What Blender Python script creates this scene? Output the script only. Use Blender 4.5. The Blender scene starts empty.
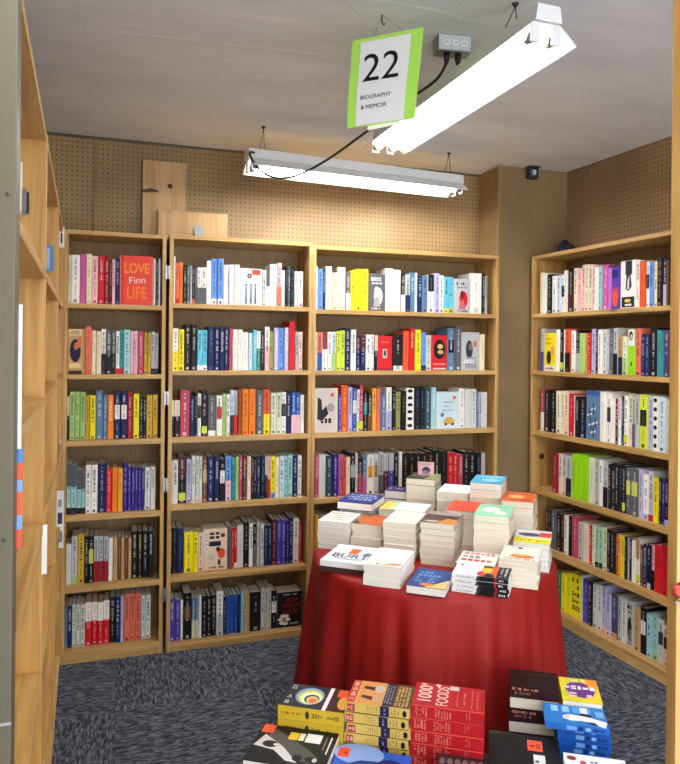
import bpy, math, random
from mathutils import Vector, Matrix
PI = math.pi
# ------------------------------------------------------------------ camera, light, exposure
sc = bpy.context.scene
COL = sc.collection
EYE = 1.5583
cam_d = bpy.data.cameras.new('camera')
cam = bpy.data.objects.new('camera', cam_d)
COL.objects.link(cam)
AX = Vector((0.95100811, -0.30899959, 0.01014019))
AU = Vector((-0.00959536, 0.00328287, 0.99994857))
AF = Vector((0.309016991, 0.951056505, -0.00015708))
m4 = Matrix((AX, AU, -AF)).transposed().to_4x4()
m4.translation = (0, 0, EYE)
cam.matrix_world = m4
cam_d.sensor_fit = 'AUTO'
cam_d.sensor_width = 36
cam_d.lens = 681 / 764 * 36
cam_d.shift_y = -33.75 / 764
cam_d.clip_start = 0.02
sc.camera = cam
sc.view_settings.view_transform = 'Standard'
sc.view_settings.look = 'None'
sc.view_settings.gamma = 1
sc.view_settings.exposure = 1.42
TUBE = 14.0
w = bpy.data.worlds.new('shop_beyond')
sc.world = w
w.use_nodes = True
w.node_tree.nodes['Background'].inputs[0].default_value = (0.93, 0.96, 1.0, 1)
w.node_tree.nodes['Background'].inputs[1].default_value = 1.6
sc.cycles.max_bounces = 8
sc.cycles.diffuse_bounces = 5
sc.cycles.use_denoising = True

# ------------------------------------------------------------------ helpers
def lin(c):
    return tuple((x / 255 / 12.92) if x / 255 <= 0.04045 else ((x / 255 + 0.055) / 1.055) ** 2.4 for x in c)

def link(o, parent=None):
    COL.objects.link(o)
    if parent:
        o.parent = parent
    return o

def tag(o, label=None, cat=None, group=None, kind=None):
    if label: o['label'] = label
    if cat: o['category'] = cat
    if group: o['group'] = group
    if kind: o['kind'] = kind
    return o

def empty(name, loc=(0, 0, 0), rz=0):
    o = bpy.data.objects.new(name, None)
    o.location = loc
    o.rotation_euler = (0, 0, rz)
    o.empty_display_size = 0.05
    return link(o)

class MB:
    """collects polygons with a colour and a material slot, then links them as one mesh"""
    def __init__(s):
        s.v, s.f, s.c, s.m = [], [], [], []
    def poly(s, pts, col=(200, 200, 200), m=0):
        b = len(s.v)
        s.v += [tuple(p) for p in pts]
        s.f.append(tuple(range(b, b + len(pts))))
        s.c.append(col); s.m.append(m)
    def box(s, x0, y0, z0, x1, y1, z1, col=(200, 200, 200), m=0, skip=''):
        b = len(s.v)
        s.v += [(x0, y0, z0), (x1, y0, z0), (x1, y1, z0), (x0, y1, z0), (x0, y0, z1), (x1, y0, z1), (x1, y1, z1), (x0, y1, z1)]
        for k, f in (('b', (3, 2, 1, 0)), ('t', (4, 5, 6, 7)), ('f', (0, 1, 5, 4)), ('r', (1, 2, 6, 5)), ('k', (2, 3, 7, 6)), ('l', (3, 0, 4, 7))):
            if k not in skip:
                s.f.append(tuple(b + i for i in f)); s.c.append(col); s.m.append(m)
        return b
    def xf(s, start, M):
        for i in range(start, len(s.v)):
            s.v[i] = tuple(M @ Vector(s.v[i]))
    def tube(s, path, r, n=8, col=(200, 200, 200), m=0, cap=True):
        P = [Vector(p) for p in path]
        b = len(s.v)
        for i, p in enumerate(P):
            d = (P[min(i + 1, len(P) - 1)] - P[max(i - 1, 0)]).normalized()
            a = Vector((0, 0, 1)) if abs(d.z) < 0.9 else Vector((1, 0, 0))
            u = d.cross(a).normalized(); q = d.cross(u)
            rr = r[i] if isinstance(r, (list, tuple)) else r
            for k in range(n):
                t = 2 * PI * k / n
                s.v.append(tuple(p + u * rr * math.cos(t) + q * rr * math.sin(t)))
        for i in range(len(P) - 1):
            for k in range(n):
                s.f.append((b + i * n + k, b + i * n + (k + 1) % n, b + (i + 1) * n + (k + 1) % n, b + (i + 1) * n + k))
                s.c.append(col); s.m.append(m)
        if cap:
            s.f.append(tuple(b + k for k in range(n))[::-1]); s.c.append(col); s.m.append(m)
            e = b + (len(P) - 1) * n
            s.f.append(tuple(e + k for k in range(n))); s.c.append(col); s.m.append(m)
    def mesh(s, name, mats, smooth=False):
        me = bpy.data.meshes.new(name)
        me.from_pydata(s.v, [], s.f)
        me.polygons.foreach_set('material_index', s.m)
        ca = me.color_attributes.new('Col', 'FLOAT_COLOR', 'CORNER')
        buf = []
        for f, c in zip(s.f, s.c):
            l = lin(c) + (1.0,)
            buf += l * len(f)
        ca.data.foreach_set('color', buf)
        for m in mats: me.materials.append(m)
        if smooth: me.polygons.foreach_set('use_smooth', [True] * len(s.f))
        me.update()
        return me
    def build(s, name, mats, parent=None, smooth=False, bevel=0):
        if not isinstance(mats, (list, tuple)): mats = [mats]
        o = link(bpy.data.objects.new(name, s.mesh(name, mats, smooth)), parent)
        if bevel:
            b = o.modifiers.new('soft_edge', 'BEVEL'); b.width = bevel; b.segments = 2; b.limit_method = 'ANGLE'
        return o

def text_polys(s, size, align='CENTER', bold=0.0):
    cu = bpy.data.curves.new('letters', 'FONT')
    cu.body = s; cu.size = size; cu.align_x = align; cu.align_y = 'CENTER'; cu.resolution_u = 3; cu.offset = bold
    o = bpy.data.objects.new('letters', cu); COL.objects.link(o)
    dg = bpy.context.evaluated_depsgraph_get(); dg.update()
    me = o.evaluated_get(dg).to_mesh()
    r = [[tuple(me.vertices[i].co[:2]) for i in p.vertices] for p in me.polygons]
    o.evaluated_get(dg).to_mesh_clear()
    bpy.data.objects.remove(o); bpy.data.curves.remove(cu)
    return r

# ------------------------------------------------------------------ materials
def mat(name):
    m = bpy.data.materials.new(name); m.use_nodes = True
    nt = m.node_tree
    return m, nt, nt.nodes['Principled BSDF']
def N(nt, t, **k):
    n = nt.nodes.new(t)
    for a, b in k.items():
        if a.startswith('i_'):
            q = a[2:]
            n.inputs[int(q) if q.isdigit() else q.replace('_', ' ')].default_value = b
        else: setattr(n, a, b)
    return n
def simple(name, col, rough=0.5, metal=0.0, spec=0.5):
    m, nt, b = mat(name)
    b.inputs['Base Color'].default_value = lin(col) + (1,)
    b.inputs['Roughness'].default_value = rough
    b.inputs['Metallic'].default_value = metal
    b.inputs['Specular IOR Level'].default_value = spec
    return m
def ramp(nt, fac, stops):
    r = N(nt, 'ShaderNodeValToRGB')
    cr = r.color_ramp
    while len(cr.elements) < len(stops): cr.elements.new(0.5)
    for e, (p, c) in zip(cr.elements, stops):
        e.position = p; e.color = lin(c) + (1,)
    nt.links.new(fac, r.inputs[0])
    return r
def objcoord(nt, scale, rot=(0, 0, 0), kind='Object'):
    tc = N(nt, 'ShaderNodeTexCoord'); mp = N(nt, 'ShaderNodeMapping')
    mp.inputs['Scale'].default_value = scale; mp.inputs['Rotation'].default_value = rot
    nt.links.new(tc.outputs[kind], mp.inputs[0])
    return mp.outputs[0]
def wood(name, a, b, c, axis, rough=0.45, knots=True):
    m, nt, bs = mat(name)
    sc_ = {'x': (1.2, 22, 22), 'y': (22, 1.2, 22), 'z': (22, 22, 1.2)}[axis]
    tc = N(nt, 'ShaderNodeTexCoord'); oi = N(nt, 'ShaderNodeObjectInfo')
    ad = N(nt, 'ShaderNodeVectorMath', operation='ADD')
    mu = N(nt, 'ShaderNodeVectorMath', operation='SCALE', i_Scale=7.0)
    cb = N(nt, 'ShaderNodeCombineXYZ')
    nt.links.new(oi.outputs['Random'], cb.inputs[0]); nt.links.new(oi.outputs['Random'], cb.inputs[2]); nt.links.new(cb.outputs[0], mu.inputs[0])
    nt.links.new(tc.outputs['Object'], ad.inputs[0]); nt.links.new(mu.outputs[0], ad.inputs[1])
    mp = N(nt, 'ShaderNodeMapping'); mp.inputs['Scale'].default_value = sc_
    nt.links.new(ad.outputs[0], mp.inputs[0])
    n1 = N(nt, 'ShaderNodeTexNoise', i_Scale=1.6, i_Detail=6.0, i_Roughness=0.6, i_Distortion=0.6)
    nt.links.new(mp.outputs[0], n1.inputs['Vector'])
    r = ramp(nt, n1.outputs['Fac'], [(0.28, a), (0.5, b), (0.72, c)])
    out = r.outputs[0]
    if knots:
        v = N(nt, 'ShaderNodeTexVoronoi', i_Scale=1.0)
        mp2 = N(nt, 'ShaderNodeMapping'); mp2.inputs['Scale'].default_value = {'x': (2.0, 6, 6), 'y': (6, 2.0, 6), 'z': (6, 6, 2.0)}[axis]
        nt.links.new(ad.outputs[0], mp2.inputs[0]); nt.links.new(mp2.outputs[0], v.inputs['Vector'])
        kr = ramp(nt, v.outputs['Distance'], [(0.05, (70, 40, 18)), (0.11, (255, 255, 255))])
        mx = N(nt, 'ShaderNodeMix', data_type='RGBA', blend_type='MULTIPLY'); mx.inputs[0].default_value = 0.8
        nt.links.new(out, mx.inputs[6]); nt.links.new(kr.outputs[0], mx.inputs[7]); out = mx.outputs[2]
    nt.links.new(out, bs.inputs['Base Color'])
    bs.inputs['Roughness'].default_value = rough
    bp = N(nt, 'ShaderNodeBump', i_Strength=0.12, i_Distance=0.002)
    nt.links.new(n1.outputs['Fac'], bp.inputs['Height']); nt.links.new(bp.outputs[0], bs.inputs['Normal'])
    return m
M = {}
WA, WB, WC = (156, 118, 64), (190, 150, 88), (210, 174, 112)
M['shelf'] = wood('pine_shelf_board', WA, WB, WC, 'x')
M['post'] = wood('pine_upright_board', WA, WB, WC, 'z')
M['backing'] = wood('brown_backing_board', (128, 102, 68), (142, 114, 76), (154, 124, 86), 'z', 0.6, False)
M['gold'] = wood('golden_pine_upright', (166, 120, 58), (190, 144, 76), (206, 162, 94), 'z')
M['plank'] = wood('pale_plank', (160, 126, 82), (184, 150, 104), (196, 162, 118), 'z')

def colmat(name, rough, spec=0.5):
    m, nt, b = mat(name)
    a = N(nt, 'ShaderNodeVertexColor', layer_name='Col')
    nt.links.new(a.outputs['Color'], b.inputs['Base Color'])
    b.inputs['Roughness'].default_value = rough
    b.inputs['Specular IOR Level'].default_value = spec
    return m
M['print'] = colmat('printed_cover', 0.45, 0.2)
M['paint'] = colmat('painted_parts', 0.5, 0.3)
# page block: cream paper with fine leaf lines
m, nt, b = mat('paper_leaves')
a = N(nt, 'ShaderNodeVertexColor', layer_name='Col')
wv = N(nt, 'ShaderNodeTexNoise', i_Scale=1.0, i_Detail=3.0)
nt.links.new(objcoord(nt, (6, 6, 900)), wv.inputs['Vector'])
r = ramp(nt, wv.outputs['Fac'], [(0.3, (225, 222, 215)), (0.6, (255, 255, 255))])
mx = N(nt, 'ShaderNodeMix', data_type='RGBA', blend_type='MULTIPLY'); mx.inputs[0].default_value = 1.0
nt.links.new(a.outputs['Color'], mx.inputs[6]); nt.links.new(r.outputs[0], mx.inputs[7]); nt.links.new(mx.outputs[2], b.inputs['Base Color'])
b.inputs['Roughness'].default_value = 0.85
M['leaves'] = m
M['white_enamel'] = simple('white_enamel', (225, 228, 230), 0.35)
M['black'] = simple('black_rubber', (22, 22, 24), 0.5)
M['steel'] = simple('dull_steel', (150, 150, 150), 0.35, 0.9)
M['green_metal'] = simple('olive_grey_sheet_metal', (84, 80, 64), 0.42, 0.0, 0.35)
# peg board
def pegboard(name, axis, base=(148, 122, 84), hole=(52, 38, 24)):
    m, nt, b = mat(name)
    tc = N(nt, 'ShaderNodeTexCoord')
    sx = N(nt, 'ShaderNodeSeparateXYZ'); nt.links.new(tc.outputs['Object'], sx.inputs[0])
    cb = N(nt, 'ShaderNodeCombineXYZ')
    nt.links.new(sx.outputs[axis], cb.inputs[0]); nt.links.new(sx.outputs[2], cb.inputs[1])
    sl = N(nt, 'ShaderNodeVectorMath', operation='SCALE', i_Scale=1 / 0.0254); nt.links.new(cb.outputs[0], sl.inputs[0])
    fr = N(nt, 'ShaderNodeVectorMath', operation='FRACTION'); nt.links.new(sl.outputs[0], fr.inputs[0])
    sb = N(nt, 'ShaderNodeVectorMath', operation='SUBTRACT'); sb.inputs[1].default_value = (0.5, 0.5, 0); nt.links.new(fr.outputs[0], sb.inputs[0])
    ln = N(nt, 'ShaderNodeVectorMath', operation='LENGTH'); nt.links.new(sb.outputs[0], ln.inputs[0])
    lt = N(nt, 'ShaderNodeMath', operation='LESS_THAN', i_1=0.15); nt.links.new(ln.outputs['Value'], lt.inputs[0])
    n1 = N(nt, 'ShaderNodeTexNoise', i_Scale=2.5, i_Detail=6.0); nt.links.new(tc.outputs['Object'], n1.inputs['Vector'])
    r = ramp(nt, n1.outputs['Fac'], [(0.3, tuple(int(x * .88) for x in base)), (0.7, tuple(int(x * 1.08) for x in base))])
    mx = N(nt, 'ShaderNodeMix', data_type='RGBA'); nt.links.new(lt.outputs[0], mx.inputs[0]); nt.links.new(r.outputs[0], mx.inputs[6])
    mx.inputs[7].default_value = lin(hole) + (1,)
    nt.links.new(mx.outputs[2], b.inputs['Base Color']); b.inputs['Roughness'].default_value = 0.6
    return m
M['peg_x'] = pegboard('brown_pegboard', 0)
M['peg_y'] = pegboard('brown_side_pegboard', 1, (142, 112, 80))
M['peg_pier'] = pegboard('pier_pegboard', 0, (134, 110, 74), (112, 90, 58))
M['hardboard'] = wood('plain_brown_hardboard', (128, 100, 70), (138, 109, 77), (148, 118, 84), 'z', 0.6, False)
# ceiling: grey plaster with stains and cracks
m, nt, b = mat('grey_ceiling_plaster')
n1 = N(nt, 'ShaderNodeTexNoise', i_Scale=1.3, i_Detail=8.0, i_Roughness=0.6); nt.links.new(objcoord(nt, (1, 3.2, 1), (0, 0, 0.15)), n1.inputs['Vector'])
r = ramp(nt, n1.outputs['Fac'], [(0.3, (206, 210, 213)), (0.55, (220, 223, 226)), (0.75, (230, 233, 235))])
nt.links.new(r.outputs[0], b.inputs['Base Color']); b.inputs['Roughness'].default_value = 0.8
n2 = N(nt, 'ShaderNodeTexNoise', i_Scale=5.0, i_Detail=8.0, i_Roughness=0.7); nt.links.new(objcoord(nt, (1, 4, 1), (0, 0, 0.1)), n2.inputs['Vector'])
bp = N(nt, 'ShaderNodeBump', i_Strength=0.5, i_Distance=0.01); nt.links.new(n2.outputs['Fac'], bp.inputs['Height']); nt.links.new(bp.outputs[0], b.inputs['Normal'])
M['ceiling'] = m
# carpet tiles: slate blue with streaks turned from tile to tile
m, nt, b = mat('slate_carpet_tiles')
tc = N(nt, 'ShaderNodeTexCoord')
ck = N(nt, 'ShaderNodeTexChecker', i_Scale=1 / 0.61); nt.links.new(tc.outputs['Object'], ck.inputs['Vector'])
fac = []
for s_ in ((22, 95, 1), (95, 22, 1)):
    q = N(nt, 'ShaderNodeTexNoise', i_Scale=1.0, i_Detail=3.0, i_Roughness=0.65, i_Distortion=0.8); nt.links.new(objcoord(nt, s_), q.inputs['Vector']); fac.append(q)
mx = N(nt, 'ShaderNodeMix', data_type='FLOAT'); nt.links.new(ck.outputs['Fac'], mx.inputs[0]); nt.links.new(fac[0].outputs['Fac'], mx.inputs[2]); nt.links.new(fac[1].outputs['Fac'], mx.inputs[3])
r = ramp(nt, mx.outputs[0], [(0.38, (24, 27, 38)), (0.48, (56, 61, 74)), (0.6, (108, 112, 122))])
nt.links.new(r.outputs[0], b.inputs['Base Color']); b.inputs['Roughness'].default_value = 0.95
bp = N(nt, 'ShaderNodeBump', i_Strength=0.4, i_Distance=0.004); nt.links.new(mx.outputs[0], bp.inputs['Height']); nt.links.new(bp.outputs[0], b.inputs['Normal'])
M['carpet'] = m
# cloths
def cloth(name, col, sheen):
    m, nt, b = mat(name)
    n1 = N(nt, 'ShaderNodeTexNoise', i_Scale=900.0, i_Detail=1.0); nt.links.new(objcoord(nt, (1, 1, 1)), n1.inputs['Vector'])
    b.inputs['Base Color'].default_value = lin(col) + (1,)
    b.inputs['Roughness'].default_value = 0.62; b.inputs['Sheen Weight'].default_value = sheen
    bp = N(nt, 'ShaderNodeBump', i_Strength=0.15, i_Distance=0.001); nt.links.new(n1.outputs['Fac'], bp.inputs['Height']); nt.links.new(bp.outputs[0], b.inputs['Normal'])
    return m
M['red_cloth'] = cloth('red_polyester', (150, 8, 6), 0.0)
M['black_cloth'] = cloth('black_cloth_weave', (20, 20, 24), 0.1)
# glowing tubes
m, nt, b = mat('lit_fluorescent_tube')
b.inputs['Base Color'].default_value = (1, 1, 1, 1)
b.inputs['Emission Color'].default_value = (1.0, 0.98, 0.94, 1); b.inputs['Emission Strength'].default_value = TUBE
M['tube'] = m

# ------------------------------------------------------------------ the room
CZ = 2.665
SA = math.radians(-86.27)          # direction of the side wall and its bookcase, running towards the viewer
def side(t, n, z=0.0):             # t along the side wall from the far corner, n behind the bookcase front
    return (2.3735 + math.cos(SA) * t - math.sin(SA) * n, 3.565 + math.sin(SA) * t + math.cos(SA) * n, z)
def slab(name, pts, z0, z1, m, kind='structure'):
    mb = MB(); n = len(pts)
    mb.poly([(x, y, z0) for x, y in pts][::-1]); mb.poly([(x, y, z1) for x, y in pts])
    for i in range(n):
        (a, b), (c, d) = pts[i], pts[(i + 1) % n]
        mb.poly([(a, b, z0), (c, d, z0), (c, d, z1), (a, b, z1)])
    return tag(mb.build(name, m), kind=kind)
slab('floor', [(-0.9, -0.9), (3.25, -0.9), (3.25, 4.0), (-0.9, 4.0)], -0.05, 0.0, M['carpet'])
slab('ceiling', [(-0.9, -0.9), (3.25, -0.9), (3.25, 4.0), (-0.9, 4.0)], CZ, CZ + 0.05, M['ceiling'])
slab('wall_back', [(-0.75, 3.84), (2.8, 3.84), (2.8, 3.92), (-0.75, 3.92)], 0, CZ, M['peg_x'])
slab('wall_left', [(-0.56, 3.84), (-0.64, 3.84), (-0.46, -0.9), (-0.38, -0.9)], 0, CZ, M['hardboard'])
a = side(-0.2, 0.262); c = side(4.4, 0.262)
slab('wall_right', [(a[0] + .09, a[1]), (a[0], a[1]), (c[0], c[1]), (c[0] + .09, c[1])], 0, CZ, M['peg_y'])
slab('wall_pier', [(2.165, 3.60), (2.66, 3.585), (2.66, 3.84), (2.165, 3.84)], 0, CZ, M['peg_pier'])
slab('trim_1', [(2.155, 3.590), (2.170, 3.590), (2.170, 3.6), (2.155, 3.6)], 0, CZ - .001, M['backing'])
slab('trim_2', [(2.17, 3.8325), (2.16, 3.8325), (2.16, 3.82), (2.17, 3.82)], 0, CZ - .001, M['backing'])
mb = MB(); mb.box(2.175, 3.592, 1.02, 2.64, 3.60, 1.028, (90, 66, 42)); tag(mb.build('trim_3', M['backing']), kind='structure')
mb = MB(); mb.box(-0.13, 3.832, 2.13, -0.115, 3.84, CZ); tag(mb.build('trim_4', M['backing']), kind='structure')
mb = MB(); mb.box(-0.6, 3.83, CZ - .012, 2.16, 3.84, CZ); tag(mb.build('trim_5', M['green_metal']), kind='structure')
# plaster seams and cracks in the ceiling
rnd = random.Random(4)
def seam(name, pts, wd):
    mb = MB(); P = [Vector((x, y, 0)) for x, y in pts]; Q = []
    for i in range(len(P) - 1):
        for k in range(8):
            q = P[i].lerp(P[i + 1], k / 8); q.y += rnd.uniform(-.006, .006); Q.append(q)
    Q.append(P[-1])
    for i in range(len(Q) - 1):
        a, c = Q[i], Q[i + 1]; w_ = wd * rnd.uniform(.5, 1.2)
        mb.poly([(a.x, a.y - w_, CZ - .0005), (a.x, a.y, CZ - .0018), (c.x, c.y, CZ - .0018), (c.x, c.y - w_, CZ - .0005)])
        mb.poly([(a.x, a.y, CZ - .0018), (a.x, a.y + w_, CZ - .0005), (c.x, c.y + w_, CZ - .0005), (c.x, c.y, CZ - .0018)])
    tag(mb.build(name, M['ceiling']), kind='structure')
seam('ceiling_seam', [(-0.5, 2.44), (-0.04, 2.54), (0.38, 2.50), (0.68, 2.47)], .012)
seam('ceiling_seam', [(0.3, 2.05), (0.9, 2.02), (1.5, 2.1)], .006)
seam('ceiling_seam', [(0.5, 3.5), (1.2, 3.55), (2.1, 3.5)], .008)
seam('ceiling_seam', [(1.3, 3.1), (1.9, 3.16), (2.6, 3.12)], .006)
seam('ceiling_seam', [(0.55, 1.9), (0.8, 2.2), (1.0, 2.26)], .005)

# ------------------------------------------------------------------ bookcases
def bookcase(name, label, loc, rz, w_, tops, depth, side_mats=('post', 'post'), base_drop=0.0, t_side=0.019, group='pine bookcases', top_tk=.022, back=True):
    root = empty(name, loc, rz)
    tag(root, label, 'bookcase', group)
    H_ = tops[0]
    for k, (x0, x1) in enumerate(((0, t_side), (w_ - t_side, w_))):
        mb = MB(); mb.box(x0, 0, base_drop, x1, depth, H_); mb.build('side_panel', M[side_mats[k]], root, bevel=.0015)
    mb = MB(); mb.box(t_side, .001, H_ - top_tk, w_ - t_side, depth - .008, H_ - .0005); mb.build('top_panel', M['shelf'], root, bevel=.0015)
    for i, z in enumerate(tops[1:]):
        tk = .024 if i < 2 else .028
        mb = MB()
        if i == 5: mb.box(t_side, .002, base_drop, w_ - t_side, .02, z - .02); mb.box(t_side, .0, z - .02, w_ - t_side, depth - .008, z)
        else: mb.box(t_side, .0005, z - tk, w_ - t_side, depth - .008, z)
        mb.build('shelf', M['shelf'], root, bevel=.0015)
    if back:
        mb = MB(); mb.box(t_side, depth - .008, base_drop, w_ - t_side, depth, H_ - .001); mb.build('back_panel', M['backing'], root)
    return root
ZS = {'narrow': [2.125, 1.765, 1.417, 1.092, .725, .375, .062], 'middle': [2.13, 1.779, 1.435, 1.093, .747, .382, .035],
      'wide': [2.118, 1.769, 1.434, 1.094, .735, .38, .05], 'side': [2.125, 1.774, 1.436, 1.078, .732, .395, .062]}
bookcase('bookcase', 'narrowest bookcase on the back wall, in the corner beside the empty shelving', (-0.258, 3.565, 0), 0, .484, ZS['narrow'], .262)
bookcase('bookcase', 'middle bookcase of the back wall, between the narrowest and the widest one', (.242, 3.562, 0), 0, .756, ZS['middle'], .265, t_side=.02)
bookcase('bookcase', 'widest bookcase of the back wall, behind the round red table', (1.0, 3.565, 0), 0, 1.150, ZS['wide'], .262)
sb = bookcase('bookcase', 'bookcase against the side wall beyond the round table, full of books', side(-.002, 0), SA, 1.05, ZS['side'], .252)
mb = MB(); mb.tube([(.019, .075, .915), (.0198, .075, .915)], [.020, .019], 14, (96, 62, 34)); mb.tube([(.0195, .075, .915), (.0203, .075, .915)], [.011, .010], 12, (52, 32, 18)); mb.build('knot', M['paint'], sb)
LA = math.radians(92.6)
def left(t, n, z=0.0):             # t from the near end of the empty shelving, n behind its front
    x0, y0 = -0.1435, 1.04
    return (x0 + math.cos(LA) * t - math.sin(LA) * n, y0 + math.sin(LA) * t + math.cos(LA) * n, z)
zl = [2.118, 1.757, 1.42, 1.09, .70, .375, .062]
for t0, t1, lb in ((0, .925, 'nearest bay of the empty pine shelving, beside the grey metal cabinet'), (.927, 1.845, 'second bay of the empty pine shelving, with a white card on its upright'), (1.847, 2.515, 'farthest bay of the empty pine shelving, meeting the narrowest bookcase')):
    bookcase('shelving_bay', lb, left(t0, 0), LA, t1 - t0, zl, .28, ('gold', 'gold'), group='empty pine shelving along the wall')

# tall upright at the near right and grey metal cabinet at the near left
mb = MB(); mb.box(0, 0, 0, .055, .022, 2.40)
o = mb.build('wooden_post', M['post'], bevel=.001); o.location = (.933, .95, 0)
tag(o, 'tall golden pine post standing close by at the edge of the picture', 'post')
root = empty('latch', (.9335, .949, 1.130)); tag(root, 'small black and chrome latch on the golden pine post', 'latch')
mb = MB(); mb.box(0, -.006, -.004, .05, 0, .024); mb.build('latch_plate', M['black'], root, bevel=.001)
mb = MB(); mb.tube([(-.012, -.006, -.008), (.05, -.006, -.010)], .0022, 8); mb.tube([(-.008, -.009, .000), (.05, -.009, -.003)], .0016, 8); mb.build('latch_bar', M['steel'], root, smooth=True)
mb = MB(); mb.tube([(-.003, -.012, .012), (-.003, -.002, .012)], [.009, .0105], 14, (222, 84, 72)); mb.build('latch_knob', M['paint'], root, smooth=True)

root = empty('metal_cabinet', (-.683, .915, 0)); tag(root, 'tall olive grey sheet metal cabinet seen end on at the picture edge', 'cabinet')
mb = MB(); mb.box(.42, 0, .02, .562, .035, 2.25); mb.build('end_panel', M['green_metal'], root, bevel=.002)
mb = MB(); mb.box(.42, .001, 0, .56, .034, .02); mb.build('plinth', M['black'], root)
for z in (1.742, 1.32, .82):
    mb = MB(); mb.tube([(.552, .001, z), (.552, -.0015, z)], .0022, 8); mb.build('screw', M['black'], root)
mb = MB(); mb.box(.42, -.0015, 1.094, .5625, .0, 1.098); mb.build('seam', M['steel'], root)
# striped strip hanging behind the cabinet edge
root = empty('striped_strip', (-.1335, .956, 0)); tag(root, 'narrow strip with blue, red and white stripes hanging beside the metal cabinet edge', 'strip')
mb = MB(); mb.box(0, 0, 1.425, .0155, .004, 1.61, (222, 224, 230))
zz = 1.425
for k, (hh, cc) in enumerate(((.018, (70, 120, 190)), (.022, (214, 84, 60)), (.015, (110, 150, 205)), (.03, (214, 90, 60)), (.018, (110, 150, 205)), (.024, (205, 80, 60)))):
    mb.box(.002, 0, zz - hh, .0175, .004, zz, cc); zz -= hh
mb.build('strip_card', M['print'], root)
# papers and clips on the empty shelving
def plate(name, label, cat, loc, rz, w_, h_, col, art=(), tk=.002, m='print'):
    mb = MB(); mb.box(0, 0, 0, w_, tk, h_, col)
    for (a, b_, c, d, cc) in art: mb.poly([(a * w_, -.0004, b_ * h_), (c * w_, -.0004, b_ * h_), (c * w_, -.0004, d * h_), (a * w_, -.0004, d * h_)], cc)
    o = mb.build(name, M[m]); o.location = loc; o.rotation_euler = (0, 0, rz); return tag(o, label, cat)
LR = LA - PI / 2
plate('paper_label', 'white paper label taped to the top of the first upright of the empty shelving', 'label', left(.9025, .14, 1.90), LR, .082, .133, (232, 230, 224), ((0, 0, 1, .06, (200, 196, 188)),))
plate('paper_label', 'white paper slip tucked low on the upright of the empty shelving', 'label', (-.1875, 1.944, .955), LR + .1, .013, .13, (235, 234, 230))
plate('sticker', 'small blue sticker high on the second upright of the empty shelving', 'sticker', left(1.8225, .047, 1.845), LR, .030, .10, (96, 140, 196), ((.2, .1, .5, .9, (170, 190, 215)),))
plate('shelf_card', 'white card with grey pictures hanging at the end of the empty shelving', 'card', (-.272, 3.468, .60), LR, .032, .27, (226, 228, 230), ((.2, .1, .8, .3, (120, 128, 140)), (.15, .42, .8, .62, (60, 66, 84)), (.2, .72, .7, .85, (140, 144, 150))))
plate('paper_label', 'white paper tag at the corner where the empty shelving meets the narrowest bookcase', 'label', (-.272, 3.47, 2.02), LR, .022, .10, (235, 234, 230), ((.3, .2, .6, .7, (40, 40, 42)),))
root = empty('wall_bracket', left(.9025, .056, 1.895)); tag(root, 'small steel clip on the first upright of the empty shelving', 'clip')
mb = MB(); mb.box(0, -.004, 0, .009, 0, .07); mb.build('clip_plate', M['steel'], root)
mb = MB(); mb.box(.009, -.006, .005, .015, 0, .06); mb.build('clip_hinge', M['black'], root)
# steel hinges on the gap between bookcases
for k, (x, y, z, lb) in enumerate(((.2225, 3.5625, 1.90, 'white hinge plate high in the gap right of the narrowest bookcase'), (.2225, 3.5625, 1.26, 'steel hinge plate in the gap beside the lime green books'), (.2225, 3.5625, .82, 'steel hinge plate in the gap beside the indigo book set'), (.2225, 3.5625, .26, 'steel hinge plate low in the gap beside the salmon books'))):
    root = empty('hinge', (x, y, z)); tag(root, lb, 'hinge', 'hinges between the bookcases')
    mb = MB(); mb.box(-.002, -.003, 0, .024, 0, .07); hp = mb.build('hinge_plate', M['steel'], root, bevel=.0008)
    mb = MB(); mb.tube([(.012, -.004, .0), (.012, -.004, .07)], .003, 8); mb.build('hinge_pin', M['steel'], hp, smooth=True)
root = empty('hinge', left(2.40, 0, 1.04), LR); tag(root, 'steel hinge plate at the end of the empty shelving, beside the dark corner', 'hinge')
mb = MB(); mb.box(-.002, -.004, 0, .0, .03, .10); mb.box(-.006, -.002, .02, -.002, .016, .08); mb.build('hinge_plate', M['steel'], root)

# loose planks leaning on the back wall
root = empty('wood_plank', (.114, 3.80, 2.127)); root.rotation_euler = (0, 0, 0); tag(root, 'upright pine plank with a dark knot leaning on the pegboard above the bookcases', 'plank')
mb = MB(); mb.box(0, 0, 0, .228, .025, .432); bd = mb.build('board', M['plank'], root, bevel=.002)
mb = MB(); mb.tube([(.142, .0, .30), (.142, -.0012, .30)], [.014, .011], 12, (70, 40, 22)); mb.build('knot', M['paint'], bd)
mb = MB(); mb.poly([(0, -.0006, .255), (.08, -.0006, .262), (.085, -.0006, .272), (.04, -.0006, .282), (0, -.0006, .27)], (84, 62, 42)); mb.build('stain', M['paint'], bd)
root = empty('wood_plank', (.194, 3.765, 2.1305)); tag(root, 'short pine plank lying on edge in front of the upright plank, steel bracket on it', 'plank')
mb = MB(); mb.box(0, 0, 0, .37, .022, .160); mb.build('board', M['plank'], root, bevel=.002)
mb = MB(); mb.box(.19, -.03, 0, .215, -.001, .05, (140, 140, 138)); mb.box(.19, -.004, 0, .235, -.0005, .085, (150, 150, 148)); mb.build('bracket', M['steel'], root)

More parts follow.
